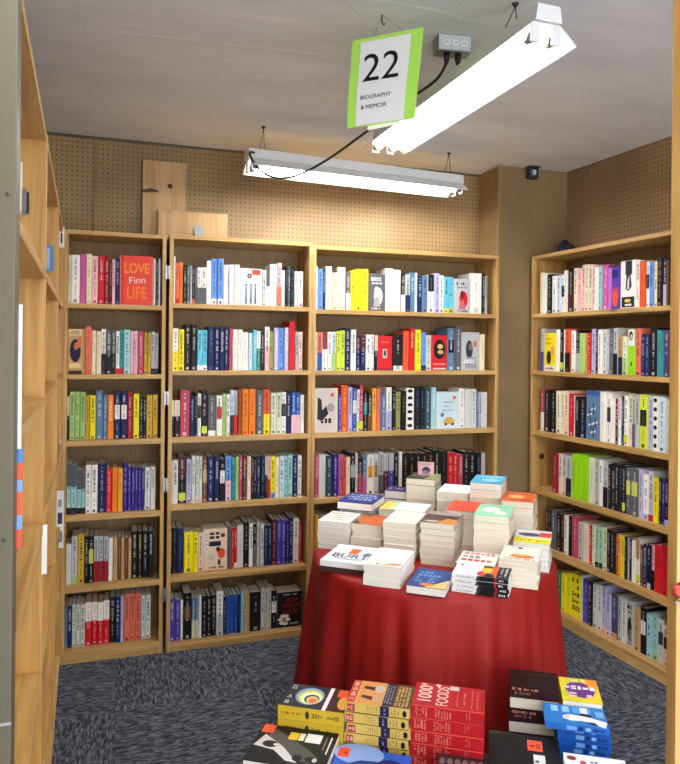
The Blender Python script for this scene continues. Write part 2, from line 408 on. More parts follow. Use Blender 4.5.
# dark little object on the side bookcase, small fixture under the ceiling
root = empty('desk_speaker', side(.075, .185, 2.1255), SA); tag(root, 'small dark blue black speaker on the far end of the side bookcase', 'speaker')
mb = MB()
for i in range(7):
    pass
mb.tube([(0, 0, 0), (0, 0, .03), (0, 0, .06), (0, .0, .085), (0, 0, .10)], [.044, .048, .04, .026, .012], 16, (34, 36, 58)); mb.build('speaker_body', M['paint'], root, smooth=True)
mb = MB(); mb.tube([(.06, -.01, 0), (.06, -.01, .03), (.06, -.01, .055), (.06, -.01, .07)], [.03, .032, .022, .008], 14, (40, 42, 66)); mb.build('speaker_knob', M['paint'], root, smooth=True)
root = empty('ceiling_clamp', (2.37, 3.56, CZ)); tag(root, 'small dark metal clamp hanging from the ceiling before the pier', 'clamp')
mb = MB(); mb.box(-.04, -.03, -.006, .04, .03, 0, (60, 62, 78)); mb.build('clamp_plate', M['paint'], root)
mb = MB(); mb.box(-.03, -.02, -.065, -.022, .02, -.006, (60, 62, 78)); mb.box(.022, -.02, -.065, .03, .02, -.006, (60, 62, 78)); mb.box(-.03, -.02, -.07, .03, .02, -.062, (60, 62, 78)); mb.box(-.012, -.02, -.05, .012, .02, -.02, (200, 204, 214)); mb.build('clamp_jaw', M['paint'], root)

# ------------------------------------------------------------------ fluorescent fixtures
def fixture(label, a, c, group='fluorescent shop lights'):
    a, c = Vector(a), Vector(c); L = (c - a).length; d = c - a
    root = empty('fluorescent_light', a, math.atan2(d.y, d.x)); tag(root, label, 'ceiling light', group)
    # profile across (y) and up (z); x runs along the fixture
    def prof(pts, x0, x1, name, m, close=True):
        mb = MB(); n = len(pts)
        for i in range(n if close else n - 1):
            p, q = pts[i], pts[(i + 1) % n]
            mb.poly([(x0, p[0], p[1]), (x1, p[0], p[1]), (x1, q[0], q[1]), (x0, q[0], q[1])])
        if close:
            mb.poly([(x0, y, z) for y, z in pts][::-1]); mb.poly([(x1, y, z) for y, z in pts])
        return mb.build(name, m, root)
    prof([(-.045, .031), (-.038, .078), (.038, .078), (.045, .031)], -.02, L + .02, 'channel', M['white_enamel'])
    th = .0015
    prof([(-.105, -.022), (-.098, -.016), (-.045, .026), (.045, .026), (.098, -.016), (.105, -.022), (.105, -.022 + th), (.098, -.016 + th * 2), (.046, .026 + th * 2), (-.046, .026 + th * 2), (-.098, -.016 + th * 2), (-.105, -.022 + th)], -.01, L + .01, 'reflector', M['white_enamel'])
    for y in (-.036, .036):
        mb = MB(); mb.tube([(.035, y, -.006), (L - .035, y, -.006)], .0165, 14); tb = mb.build('tube', M['tube'], root, smooth=False)
        for x in (.0, L - .035):
            mb = MB(); mb.tube([(x, y, -.006), (x + .035, y, -.006)], .017, 12); mb.build('tube_cap', M['steel'], tb, smooth=True)
        for x in (-.008, L - .0):
            mb = MB(); mb.box(x, y - .015, -.028, x + .008, y + .015, .026); mb.build('lamp_holder', M['white_enamel'], root)
    return root
L1 = fixture('fluorescent light nearest the viewer, pointing down the room beside the number sign', (1.168, 1.70, 2.474), (1.135, 2.885, 2.474))
L2 = fixture('fluorescent light along the back wall above the middle bookcase', (.615, 3.365, 2.462), (1.815, 3.475, 2.462))
fixture('fluorescent light over the aisle where the viewer stands', (-.42, .30, 2.474), (.80, .32, 2.474))
def chain(label, top, bot, spread=0.0, bot2=None):
    root = empty('light_hanger', top); tag(root, label, 'hanger', 'wire hangers of the lights')
    T = Vector((0, 0, 0)); B_ = Vector(bot) - Vector(top)
    mb = MB(); mb.tube([T, (0, 0, -.012)], [.012, .004], 10); mb.build('hook', M['black'], root)
    mb = MB(); mb.tube([(0, 0, -.01), B_], .0016, 6)
    if bot2: mb.tube([(0, 0, -.01), Vector(bot2) - Vector(top)], .0016, 6)
    mb.build('wire', M['black'], root)
chain('wire hanger at the near end of the near fluorescent light', (1.195, 1.90, CZ), (1.14, 1.89, 2.549), bot2=(1.215, 1.91, 2.549))
chain('wire hanger at the far end of the near fluorescent light', (1.155, 2.70, CZ), (1.12, 2.70, 2.549), bot2=(1.19, 2.70, 2.549))
chain('wire hanger at the far left end of the back fluorescent light', (.68, 3.372, CZ), (.66, 3.372, 2.537), bot2=(.69, 3.385, 2.537))
chain('wire hanger at the right end of the back fluorescent light', (1.76, 3.466, CZ), (1.73, 3.466, 2.537), bot2=(1.78, 3.475, 2.537))
# outlet box on the ceiling with plugs
root = empty('outlet_box', (1.118, 2.185, CZ), math.radians(-8)); tag(root, 'grey metal outlet box with sockets fixed to the ceiling beside the number sign', 'outlet box')
mb = MB(); mb.box(-.062, -.03, -.058, .062, .03, 0); mb.build('box_body', M['steel'], root, bevel=.002)
mb = MB(); mb.box(-.058, -.0325, -.054, .058, -.030, -.004, (196, 202, 208)); cp = mb.build('cover_plate', M['paint'], root)
for x in (-.030, .002, .034):
    mb = MB(); mb.tube([(x, -.0325, -.03), (x, -.034, -.03)], .011, 12, (228, 230, 232)); mb.box(x - .004, -.0345, -.034, x - .002, -.034, -.026, (30, 30, 30)); mb.box(x + .002, -.0345, -.034, x + .004, -.034, -.026, (30, 30, 30)); mb.build('socket', M['paint'], cp)
for x in (-.02, .022):
    mb = MB(); mb.tube([(x, 0, -.058), (x, 0, -.075), (x, .004, -.095)], [.012, .011, .005], 10); mb.build('plug', M['black'], root, smooth=True)
def bez(P, n=10):
    P = [Vector(p) for p in P]; out = []
    for i in range(len(P) - 1):
        p0, p1, p2, p3 = P[max(i - 1, 0)], P[i], P[i + 1], P[min(i + 2, len(P) - 1)]
        for k in range(n):
            t = k / n
            out.append(0.5 * ((2 * p1) + (p2 - p0) * t + (2 * p0 - 5 * p1 + 4 * p2 - p3) * t * t + (3 * p1 - p0 - 3 * p2 + p3) * t ** 3))
    out.append(P[-1]); return out
root = empty('power_cord', (0, 0, 0)); tag(root, 'black power cord looping from the ceiling outlet box to the back light', 'cord')
mb = MB(); mb.tube(bez([(1.098, 2.191, 2.575), (1.080, 2.24, 2.53), (1.00, 2.36, 2.475), (.95, 2.60, 2.44), (.88, 2.9, 2.40), (.80, 3.12, 2.375), (.72, 3.24, 2.38), (.65, 3.275, 2.42), (.605, 3.275, 2.47), (.60, 3.30, 2.51), (.625, 3.318, 2.515)]), .0055, 6); mb.build('cable', M['black'], root, smooth=True)
root = empty('power_cord', (0, 0, 0)); tag(root, 'short black cord from the ceiling outlet box to the near light', 'cord')
mb = MB(); mb.tube(bez([(1.140, 2.186, 2.575), (1.146, 2.2, 2.556), (1.156, 2.24, 2.556)]), .0035, 6); mb.build('cable', M['black'], root, smooth=True)

# ------------------------------------------------------------------ hanging number sign
TL, TR, BR, BL = Vector((.686, 2.017, 2.52)), Vector((.863, 1.875, 2.528)), Vector((.842, 1.882, 2.251)), Vector((.673, 2.021, 2.245))
root = empty('hanging_sign', (.765, 1.95, 2.525)); tag(root, 'white paper sign reading 22 Biography and Memoir with lime green edges, hung from the ceiling', 'sign')
O_ = Vector((.765, 1.95, 2.525))
nrm = (TR - TL).cross(BL - TL).normalized()
if nrm.y > 0: nrm = -nrm
def sp(u, v, off=0.0):             # u across, v up, both 0..1; the sheet bows a little
    p = (BL * (1 - u) + BR * u) * (1 - v) + (TL * (1 - u) + TR * u) * v
    bow = .006 * math.sin(PI * v) * (1 - u) + .004 * math.sin(2 * PI * v)
    return p + nrm * (bow + off) - O_
def sheet(name, u0, u1, v0, v1, col, off, n=10):
    mb = MB()
    for i in range(n):
        a, b_ = v0 + (v1 - v0) * i / n, v0 + (v1 - v0) * (i + 1) / n
        mb.poly([sp(u0, a, off), sp(u1, a, off), sp(u1, b_, off), sp(u0, b_, off)], col)
        mb.poly([sp(u0, a, off - .0008), sp(u0, b_, off - .0008), sp(u1, b_, off - .0008), sp(u1, a, off - .0008)], col)
    return mb.build(name, M['print'], root)
sheet('green_backing', 0, 1, 0, 1, (170, 226, 96), 0)
ws_ = sheet('white_sheet', .13, .835, .012, .955, (226, 228, 230), .0012)
def sign_text(name, s, size, cu_, cv, wfac=1.0, bold=0):
    mb = MB()
    for pl in text_polys(s, size, bold=bold):
        mb.poly([sp(cu_ + x * wfac / .227, cv + y / .275, .0026) for x, y in pl], (22, 22, 24))
    mb.build(name, M['print'], ws_)
sign_text('number_lettering', '22', .125, .45, .63, 1.0)
sign_text('title_lettering', 'BIOGRAPHY', .0185, .41, .31)
sign_text('title_lettering', '& MEMOIR', .0185, .39, .20)
mb = MB(); mb.poly([sp(.3, .0, -.006), sp(.78, .03, -.006), sp(.76, -.02, -.006), sp(.3, -.045, -.006)], (236, 236, 232)); mb.poly([sp(.3, -.045, -.0065), sp(.76, -.02, -.0065), sp(.78, .03, -.0065), sp(.3, .0, -.0065)], (236, 236, 232)); mb.build('rear_sheet', M['print'], root)
mb = MB(); mb.tube([sp(.3, .985), (0.055, .159, .14)], .0008, 5); mb.tube([sp(.75, .985), (0.055, .159, .14)], .0008, 5); mb.build('string', M['steel'], root)
root = empty('ceiling_hook', (.82, 2.109, CZ)); tag(root, 'small black hook in the ceiling above the number sign', 'hook')
mb = MB(); mb.tube(bez([(0, 0, 0), (0, 0, -.02), (.006, 0, -.032), (.012, 0, -.024)], 5), .0022, 6); mb.build('hook_wire', M['black'], root, smooth=True)

# ------------------------------------------------------------------ round table with red cloth
TC = Vector((1.2635, 2.607, 0)); TZ = .70
root = empty('round_table', TC); tag(root, 'round table hidden under a red cloth in the middle of the room', 'table')
mb = MB(); mb.tube([(0, 0, TZ - .035), (0, 0, TZ - .006)], 0.475, 48, (180, 150, 110)); mb.build('table_top', M['plank'], root)
for k in range(4):
    t = PI / 4 + k * PI / 2
    mb = MB(); mb.tube([(.36 * math.cos(t), .36 * math.sin(t), 0), (.33 * math.cos(t), .33 * math.sin(t), TZ - .035)], .016, 10); mb.build('leg', M['steel'], root, smooth=True)
mb = MB(); n = 240; rings = []
def foldf(t): return (math.sin(t * 15 + 1.2) + .75 * math.sin(t * 26 + .4) + .5 * math.sin(t * 9 + 2.0) + .3 * math.sin(t * 43 + 1.0)) / 2.4
prof_ = [(0.0, 0.0), (.25, 0), (.41, 0), (.48, -.0005), (.492, -.004), (.499, -.014)] + [(.501, -.03 - .664 * k / 16) for k in range(17)]
for i, (rr, dz) in enumerate(prof_):
    ring = []
    for k in range(n):
        t = 2 * PI * k / n; h = max(0, min(1, (-dz - .014) / .68))
        r2 = rr + (.038 * h + .066 * h ** .85 * foldf(t) + .008 * h * math.sin(t * 37)) if h > 0 else rr
        ring.append((TC.x + r2 * math.cos(t), TC.y + r2 * math.sin(t), TZ + dz))
    rings.append(ring)
for i in range(1, len(rings) - 1):
    for k in range(n):
        b = len(mb.v)
        mb.f.append(((i - 1) * n + k, (i - 1) * n + (k + 1) % n, i * n + (k + 1) % n, i * n + k)); mb.c.append((180, 20, 20)); mb.m.append(0)
allv = []
for ring in rings[1:]: allv += ring
mb.v = allv; mb.f.append(tuple(range(n))[::-1]); mb.c.append((180, 20, 20)); mb.m.append(0)
o = mb.build('tablecloth', M['red_cloth'], smooth=True)
tag(o, 'red cloth draped over the round table and falling in pleats to the floor', 'tablecloth')
sm = o.modifiers.new('thickness', 'SOLIDIFY'); sm.thickness = .0015; sm.offset = -1

# low display table under black cloth, in front
DA = math.radians(-31)
E1 = Vector((math.cos(DA), math.sin(DA), 0)); E2 = Vector((-math.sin(DA), math.cos(DA), 0))
def uv(u, v, z=0.0): return E1 * u + E2 * v + Vector((0, 0, z))
DZ = .27
root = empty('low_table', uv(-.17, 1.92, 0), DA); tag(root, 'low display table hidden under a black cloth, in front of the round table', 'table')
mb = MB(); mb.box(-.50, -.27, DZ - .03, .50, .30, DZ - .004); mb.build('table_top', M['plank'], root)
for sx in (-.45, .46):
    for sy in (-.22, .26):
        mb = MB(); mb.box(sx - .02, sy - .02, 0, sx + .02, sy + .02, DZ - .03); mb.build('leg', M['plank'], root)
mb = MB(); mb.box(-.51, -.28, .03, .18, .31, DZ, skip='b'); mb.box(.1805, -.28, .03, .52, .43, DZ, skip='b'); o = mb.build('tablecloth', M['black_cloth'], bevel=.006); o.location = uv(-.17, 1.92, 0); o.rotation_euler = (0, 0, DA)
tag(o, 'black cloth over the low display table, under the large hardcovers', 'tablecloth')

ROWS = [
('narrow',1,'31,38,236,I;69,82,238,W.t.g;151,57,243,M.p;208,53,246,I.t.n;261,58,237,k.t.r;319,62,239,R;381,44,240,r;425,26,223,D;451,32,224,k;483,41,233,b.t.V;524,327,247,X.c.O;851,23,239,W.p;874,27,240,K.b.g;901,20,240,W.p;921,14,241,K'),
('narrow',2,'24,163,222,n.c.K;186,19,223,n.p;205,60,235,o.t.R;265,43,216,I.t.n;309,48,213,I.t.n;356,46,225,W.h.K;403,51,221,g.h.K;454,40,222,g.h.K;493,38,214,W.b.R;531,35,223,T.b.R;567,64,223,C.t.b;631,34,216,k.t.M;665,40,216,k.t.P;705,60,215,m.t.k;765,35,209,y;800,33,209,y;833,42,214,G.b.K;875,33,208,G.b.K'),
('narrow',3,'27,41,215,K.u.I;67,51,238,l;118,45,238,l;164,51,237,l;215,37,218,y;253,58,218,Y;310,70,240,S;380,41,221,S;420,61,221,O.t.W;481,66,236,b.m.W;548,61,235,b.m.W;608,58,235,r.t.k;666,60,225,Y.t.K;727,38,211,K.t.W;764,30,211,K.t.W;794,60,218,y.t.K;854,53,218,y'),
('narrow',4,'21,66,249,C.u.g.b.K;87,54,244,C.u.g.b.K;142,43,216,C.u.g.b.K;184,36,219,C.u.g.b.K;220,53,241,W.t.K;273,62,240,W.t.K;335,80,246,b.t.V;415,54,221,R.t.k;470,56,220,O.p;526,47,219,a.t.x;572,48,245,i.t.V;620,37,221,i.t.V;658,33,220,i.t.V;690,31,219,i.t.V;722,32,219,i.t.V;754,32,214,i.t.V;785,58,217,w;843,49,220,w'),
('narrow',5,'18,78,201,w.p;95,60,237,G.b.l;155,62,246,y.t.K;217,39,233,K;256,48,231,K.m.L;303,48,229,G.h.r;351,44,228,G.h.r;395,47,226,G.h.r;442,44,216,W.p;487,44,215,n.p;531,33,213,N.p;564,34,212,n.p;598,34,211,N.p;632,33,209,n.p;665,60,239,K.t.W;725,45,241,K.t.Y;770,58,239,K.t.W;828,52,237,K.t.W'),
('narrow',6,'16,50,206,S.p;66,40,207,b.t.W;105,39,213,w;144,40,211,w;184,46,208,w;230,61,217,R.u.W;291,55,214,R.u.W;346,56,211,R.u.W;401,59,216,R.u.W;460,55,228,K.t.W;514,49,230,b.t.W;563,33,231,V.p;596,60,237,o;656,53,238,o;708,56,235,o;764,42,225,w;807,53,222,w'),
('middle',1,'46,19,241,W.p;66,36,208,o.b.R;102,41,214,O.p;143,37,201,K.t.W;180,33,202,g.t.W;213,22,197,G.t.K;236,26,200,K.t.W.b.o;262,22,198,g.t.W;284,42,190,W.h.g;326,53,191,W.h.g;378,49,227,W.p;427,65,240,q.b.W;492,67,241,q.b.W;559,52,211,W.t.V;611,52,212,W.t.V;663,64,214,w.t.V;727,242,197,z.c.g;970,42,191,w;1011,42,192,W.u.g;1053,76,226,W.t.g;1128,51,233,k.h.o;1180,40,196,W.p;1220,33,218,K.t.S;1253,27,218,g.t.W;1280,44,219,K.t.S;1324,39,193,W;1364,56,194,W.b.k'),
('middle',2,'39,61,216,W.h.Y;100,61,211,Y;161,67,237,K.t.W;228,62,237,K.t.W;290,56,209,c.b.W;346,51,210,c.b.W;397,74,228,b.t.S;471,52,228,b.t.W;523,52,229,b.t.W;574,46,229,b.t.W;621,38,224,m.p;659,55,216,W.p;714,53,216,W.t.G;766,61,202,W.p;828,45,199,z.p;872,44,215,c.t.z;916,45,209,E.u.W;961,42,206,K;1003,54,233,k.u.W;1057,46,210,v;1103,53,228,V.t.W;1156,58,229,q.t.b;1214,51,232,V.t.W;1265,74,266,R.t.r;1339,37,210,G.t.K;1376,47,210,f'),
('middle',3,'36,35,188,K.u.I;71,53,188,K.u.I;123,100,241,m.t.W;224,50,207,b.t.G;274,28,227,K;302,40,221,W.m.K;342,65,232,K.t.k.y.L;407,89,211,g.b.W;496,63,211,W.m.R;559,40,219,l.p;599,41,216,W;640,41,236,z.h.K;680,41,236,G.h.R;726,41,245,d.p;767,71,244,O;838,77,244,O;915,80,238,g.t.W;995,79,240,x.h.Y;1074,63,222,e;1137,55,222,e;1192,55,225,W.m.K;1247,55,221,b;1302,53,224,B.h.k;1355,49,221,B.h.k;1404,46,209,W.p'),
('middle',4,'22,38,221,G.p;59,55,226,w.t.K;114,81,242,K.u.D.y.L;196,53,226,V;248,43,242,w;291,34,242,w;325,36,241,w.b.k;361,49,237,N.m.n;410,74,236,b.t.W;485,52,235,b.t.W;537,64,222,K.m.W;600,64,235,q.h.k;664,41,222,T;705,37,230,l.p;742,41,234,m;783,45,236,D;828,47,226,f.t.n;875,30,231,K;905,30,228,K.t.k;935,42,230,b;977,48,229,K.t.T;1025,30,225,K.u.G;1055,30,225,k.h.R;1085,54,224,Y.t.K.b.q;1139,43,217,I.p;1182,49,225,z;1231,43,224,C;1273,55,229,C;1329,56,225,b;1384,47,224,W'),
('middle',5,'22,42,235,K.t.W;64,49,234,K.t.S;113,67,231,b.p;181,97,211,Y;277,48,209,Y;325,57,201,f.t.K;382,254,215,f.c.K;635,41,222,g.p;676,29,215,R;706,33,214,R.b.W;737,68,226,w.p;805,59,238,K.t.G;864,45,233,W;910,38,226,K.h.g;948,34,236,G;982,46,223,w;1028,44,216,b.t.G;1071,40,214,b.t.G;1110,55,245,D.t.k;1165,51,241,P.t.V;1217,49,239,P.t.V;1266,41,234,i.t.V;1306,43,248,b;1350,65,243,W.t.K;1415,32,220,R'),
('middle',6,'20,78,217,P;98,56,208,P.t.V;154,28,206,W.p;181,87,240,K.m.N;268,37,211,S.h.e;306,34,209,S.h.e;340,34,219,W.p;374,51,214,K.t.W;425,46,211,K.t.W;471,52,212,K.t.W;522,75,235,W.h.G;598,29,200,K;627,35,204,B.t.b;662,41,205,B.t.b;703,47,203,B.t.b;750,35,206,b.p;785,32,219,C.p;817,33,220,G;850,33,212,y.p;884,116,209,K.t.G;999,45,225,w;1044,34,223,w;1078,36,225,w;1115,61,204,K.m.W;1176,284,190,K.c.r'),
('wide',1,'54,37,235,W.p;91,56,221,q;147,32,226,b;179,72,238,e.t.l;252,73,205,f.t.O;324,90,238,I.t.n;414,57,213,g.h.W;471,58,222,Y;529,74,233,Y;603,80,234,Y;684,205,209,g.c.W;888,102,244,W.p;991,86,238,W.t.V;1080,48,219,K.h.W;1129,61,213,G.h.b;1189,61,226,S;1251,35,227,z.p;1286,53,212,b;1339,71,213,S.t.K;1409,89,219,W.u.K;1498,63,229,V.t.b;1560,63,218,W;1623,54,211,c.b.Y;1678,69,212,c.b.y;1747,214,203,G.c.R;1960,158,240,W.t.G;2118,41,242,K;2160,34,226,G'),  # dark grey half above white paints the shaded gap over a short book
('wide',2,'68,27,209,I;95,53,213,o.h.B;148,64,210,W.u.r;212,48,214,W;260,49,214,z.h.l;309,52,219,L;360,54,223,L;414,66,235,b.t.W;480,63,228,W.t.b;543,53,197,b.u.D;596,63,198,b.u.D;659,62,202,W.t.K;721,39,202,W;760,40,199,K.u.f;800,184,196,R.c.G;983,129,205,K.b.W;1112,78,226,x.p;1190,70,242,R.t.W;1260,79,235,Y;1339,62,220,q.b.K;1401,71,204,w;1472,206,205,R.c.K;1677,96,247,S.m.K;1773,86,260,g.t.W;1860,241,225,G.c.g;2101,69,214,I.p'),
('wide',3,'64,276,242,j.c.K;342,36,203,P;376,82,257,x.t.Y;458,54,245,V;513,50,241,B.m.W;563,33,233,W.y.L;595,45,256,m.y.L;641,47,220,K.m.T;688,54,216,K.h.N;741,50,240,a;791,56,239,o.p;848,68,208,S;915,73,243,W.h.V;988,46,247,K;1035,60,218,v.t.K;1095,66,222,K.t.v;1155,105,238,W.k.K;1260,79,241,K.t.S;1339,53,237,K.t.S;1392,80,237,s;1472,66,241,C.t.W;1538,295,215,z.c.y;1833,73,235,W.t.P;1906,83,230,w.t.G;1990,74,230,w;2064,32,205,S;2096,43,209,V;2139,79,209,w.t.G'),
('wide',4,'80,51,241,m;131,80,236,w.p;211,78,226,s.t.w;289,65,233,i;354,52,228,M;407,43,215,x;449,49,214,f.p;498,61,236,K.m.G;559,28,236,W;588,55,207,m.u.K;643,50,218,S.h.M;693,84,225,W.m.a;777,56,227,w.m.n;832,63,238,G.h.g;895,60,229,D.u.G;955,69,228,P.u.G;1024,60,226,K;1084,43,233,W.p;1127,78,224,K.t.y;1206,79,223,K.t.y;1284,79,221,K.t.y;1364,80,220,K.t.y;1443,80,226,K.t.y;1523,81,233,K;1604,99,227,K.t.g;1704,73,213,R;1777,64,212,R;1841,64,203,m;1905,83,218,K.t.W;1988,84,216,K;2072,75,211,K.t.S;2147,56,205,G.p'),
('wide',5,'75,29,254,x;104,34,256,Y;138,35,241,a;173,40,247,w;213,43,242,K;257,36,243,S'),
('wide',6,'77,21,215,K;98,24,214,W;123,37,206,K.t.W;160,39,211,r;199,36,205,w'),
('side',1,'105,65,247,I.p;170,64,240,W.p;234,89,230,K.t.W;324,84,217,W;408,70,216,z;477,54,216,W.m.K;530,57,238,W.t.T;587,96,243,K.h.D;683,63,245,I;746,72,235,k.t.m;818,55,255,f;873,52,255,I;925,52,249,I;977,42,244,k;1019,58,230,W.p;1077,47,230,C;1125,89,237,M.t.W;1214,177,225,P.c.x;1390,203,241,W.c.K;1594,47,236,W;1641,73,228,x.p;1715,46,222,W.m.K;1761,52,219,q;1812,45,216,I;1856,69,231,K.t.y;1926,40,225,b.h.V;1965,34,215,N.t.g'),
('side',2,'117,69,249,G.h.P;186,208,222,Y.c.K;394,70,243,W.p;463,61,245,K.t.W.y.L;525,29,241,W.p;553,95,244,x.h.K;649,74,234,W;723,68,239,K.h.G;791,91,218,l.t.v;883,28,217,a;910,62,220,R;971,64,239,V;1035,39,239,b;1075,62,235,W.t.b;1137,61,235,w;1196,38,237,G.t.w;1234,60,231,g.t.G;1293,66,241,G.h.K;1360,65,200,n.h.b;1425,57,196,e.h.l;1481,97,231,A.u.K;1578,75,235,o.h.o;1653,60,206,b.t.G;1713,52,205,b.t.G;1765,90,235,K.t.W;1855,50,224,T;1906,25,216,T;1930,74,223,h.t.k'),
('side',3,'123,72,247,m.h.W;195,111,243,K;306,84,246,K.t.W;391,92,246,I;482,63,248,I;545,62,247,f;608,96,235,R.t.k;703,26,228,W.t.K;729,76,224,K;805,91,227,K.h.b;895,215,264,S.c.W;1111,84,263,W.p;1195,66,257,W.m.K;1262,59,231,W.p;1321,48,233,D.t.W;1369,39,240,W.u.k;1408,39,250,s;1446,56,254,W.y.L;1503,53,264,e.h.f;1556,41,258,G.h.g;1597,54,262,G;1651,106,267,L.m.K;1757,65,265,V;1821,61,262,W.k.K;1882,89,260,z;1972,37,252,w.t.n'),
('side',4,'339,96,228,r.t.k;435,63,229,f;498,70,229,G.h.f;568,98,230,G.h.K;666,81,247,A.p;747,80,253,A.p;827,92,254,A.p;920,97,246,e.p;1017,61,248,G;1079,60,243,W;1139,79,238,G.h.K;1220,44,232,K.t.f;1264,58,241,K.t.f;1323,43,243,K;1366,50,244,K.t.S;1416,42,242,K.y.L;1459,69,236,g.m.L;1528,97,238,g.m.L;1625,60,242,V;1686,72,222,W.b.V;1757,61,243,G.b.R;1819,56,215,Y;1875,37,220,K;1913,37,215,i.t.V;1950,46,219,K.b.V'),
('side',5,'177,65,219,D.t.k;243,46,219,K;289,82,226,g;371,80,217,K;452,61,214,D.t.G;513,69,221,W.t.K;582,51,222,K.t.G;633,108,232,m.t.k;743,77,211,G.t.K;820,93,216,f.p;913,47,210,R;960,47,222,e;1006,54,214,F.b.K;1060,53,218,F.b.K;1113,60,225,e;1173,59,224,K;1232,40,220,K;1272,25,213,K.t.m;1297,38,212,d;1335,43,212,a;1378,45,215,Y;1423,32,215,K;1456,26,211,G;1482,34,212,K;1517,59,210,W.p;1575,54,228,W.u.n.y.L;1630,42,203,N;1672,52,210,b.t.W;1724,43,216,K.b.w;1767,38,217,k.h.K;1805,88,230,R.t.r;1893,83,237,R.t.r'),
('side',6,'318,37,201,W;355,40,189,s;395,74,210,E;469,83,219,Y.t.v;552,70,231,Y.t.v;622,169,241,Y.c.K;791,28,251,w;820,94,237,P.t.V;914,51,238,K;966,75,237,w;1041,69,246,w;1111,53,247,V.b.k;1170,75,217,V.b.k;1245,87,225,h.b.n;1332,55,231,G;1387,60,229,w;1448,108,231,G.c.K;1557,79,213,n.t.K;1636,78,227,K.m.W;1715,68,211,C;1783,68,224,C.b.l;1852,70,208,w.m.K;1922,52,192,f.m.K'),
]

# ------------------------------------------------------------------ books
PAL = {'W': (238, 236, 230), 'I': (232, 222, 192), 'w': (212, 214, 206), 'G': (186, 188, 190), 'g': (92, 94, 100), 'K': (26, 24, 28), 'R': (206, 34, 42), 'r': (150, 26, 38), 'D': (84, 28, 40),
       'X': (226, 72, 60), 'x': (224, 88, 48), 'O': (236, 128, 34), 'o': (226, 116, 92), 'a': (240, 170, 44), 'd': (150, 74, 26), 'Y': (236, 220, 30), 'y': (206, 168, 56), 'L': (206, 220, 70), 'l': (164, 200, 122),
       'A': (150, 214, 24), 'v': (150, 156, 84), 'e': (216, 220, 190), 'E': (34, 128, 96), 'F': (164, 204, 172), 'T': (56, 152, 156), 'C': (158, 206, 208), 'c': (102, 192, 216), 'z': (204, 224, 234), 'q': (104, 150, 224),
       'B': (44, 92, 178), 'b': (28, 38, 86), 'i': (52, 36, 130), 'P': (82, 66, 160), 'V': (184, 180, 216), 'h': (76, 70, 108), 'M': (206, 92, 160), 'm': (182, 70, 92), 'k': (236, 186, 196), 'S': (92, 126, 160), 's': (46, 74, 88),
       'N': (112, 72, 46), 'n': (196, 156, 106), 'f': (234, 206, 184), 'j': (218, 206, 200)}
CNAME = {'W': 'white', 'I': 'ivory', 'w': 'off-white', 'G': 'light grey', 'g': 'dark grey', 'K': 'black', 'R': 'red', 'r': 'dark red', 'D': 'maroon', 'X': 'coral red', 'x': 'orange-red', 'O': 'orange', 'o': 'salmon', 'a': 'amber',
         'd': 'rust brown', 'Y': 'yellow', 'y': 'mustard', 'L': 'lime yellow', 'l': 'pale green', 'A': 'bright lime', 'v': 'olive', 'e': 'pale cream', 'E': 'green', 'F': 'mint', 'T': 'teal', 'C': 'pale teal', 'c': 'sky blue', 'z': 'icy blue',
         'q': 'cornflower blue', 'B': 'blue', 'b': 'navy', 'i': 'indigo', 'P': 'purple', 'V': 'lavender', 'h': 'dusky violet', 'M': 'pink', 'm': 'crimson pink', 'k': 'pale pink', 'S': 'steel blue', 's': 'slate', 'N': 'brown', 'n': 'tan', 'f': 'peach', 'j': 'pinkish grey'}
ORD = 'first second third fourth fifth sixth seventh eighth ninth tenth eleventh twelfth thirteenth fourteenth fifteenth sixteenth seventeenth eighteenth nineteenth twentieth twenty-first twenty-second twenty-third twenty-fourth twenty-fifth twenty-sixth twenty-seventh twenty-eighth twenty-ninth thirtieth thirty-first thirty-second thirty-third thirty-fourth thirty-fifth'.split()
PAGE = (232, 226, 208)
def lum(c): return .3 * c[0] + .59 * c[1] + .11 * c[2]

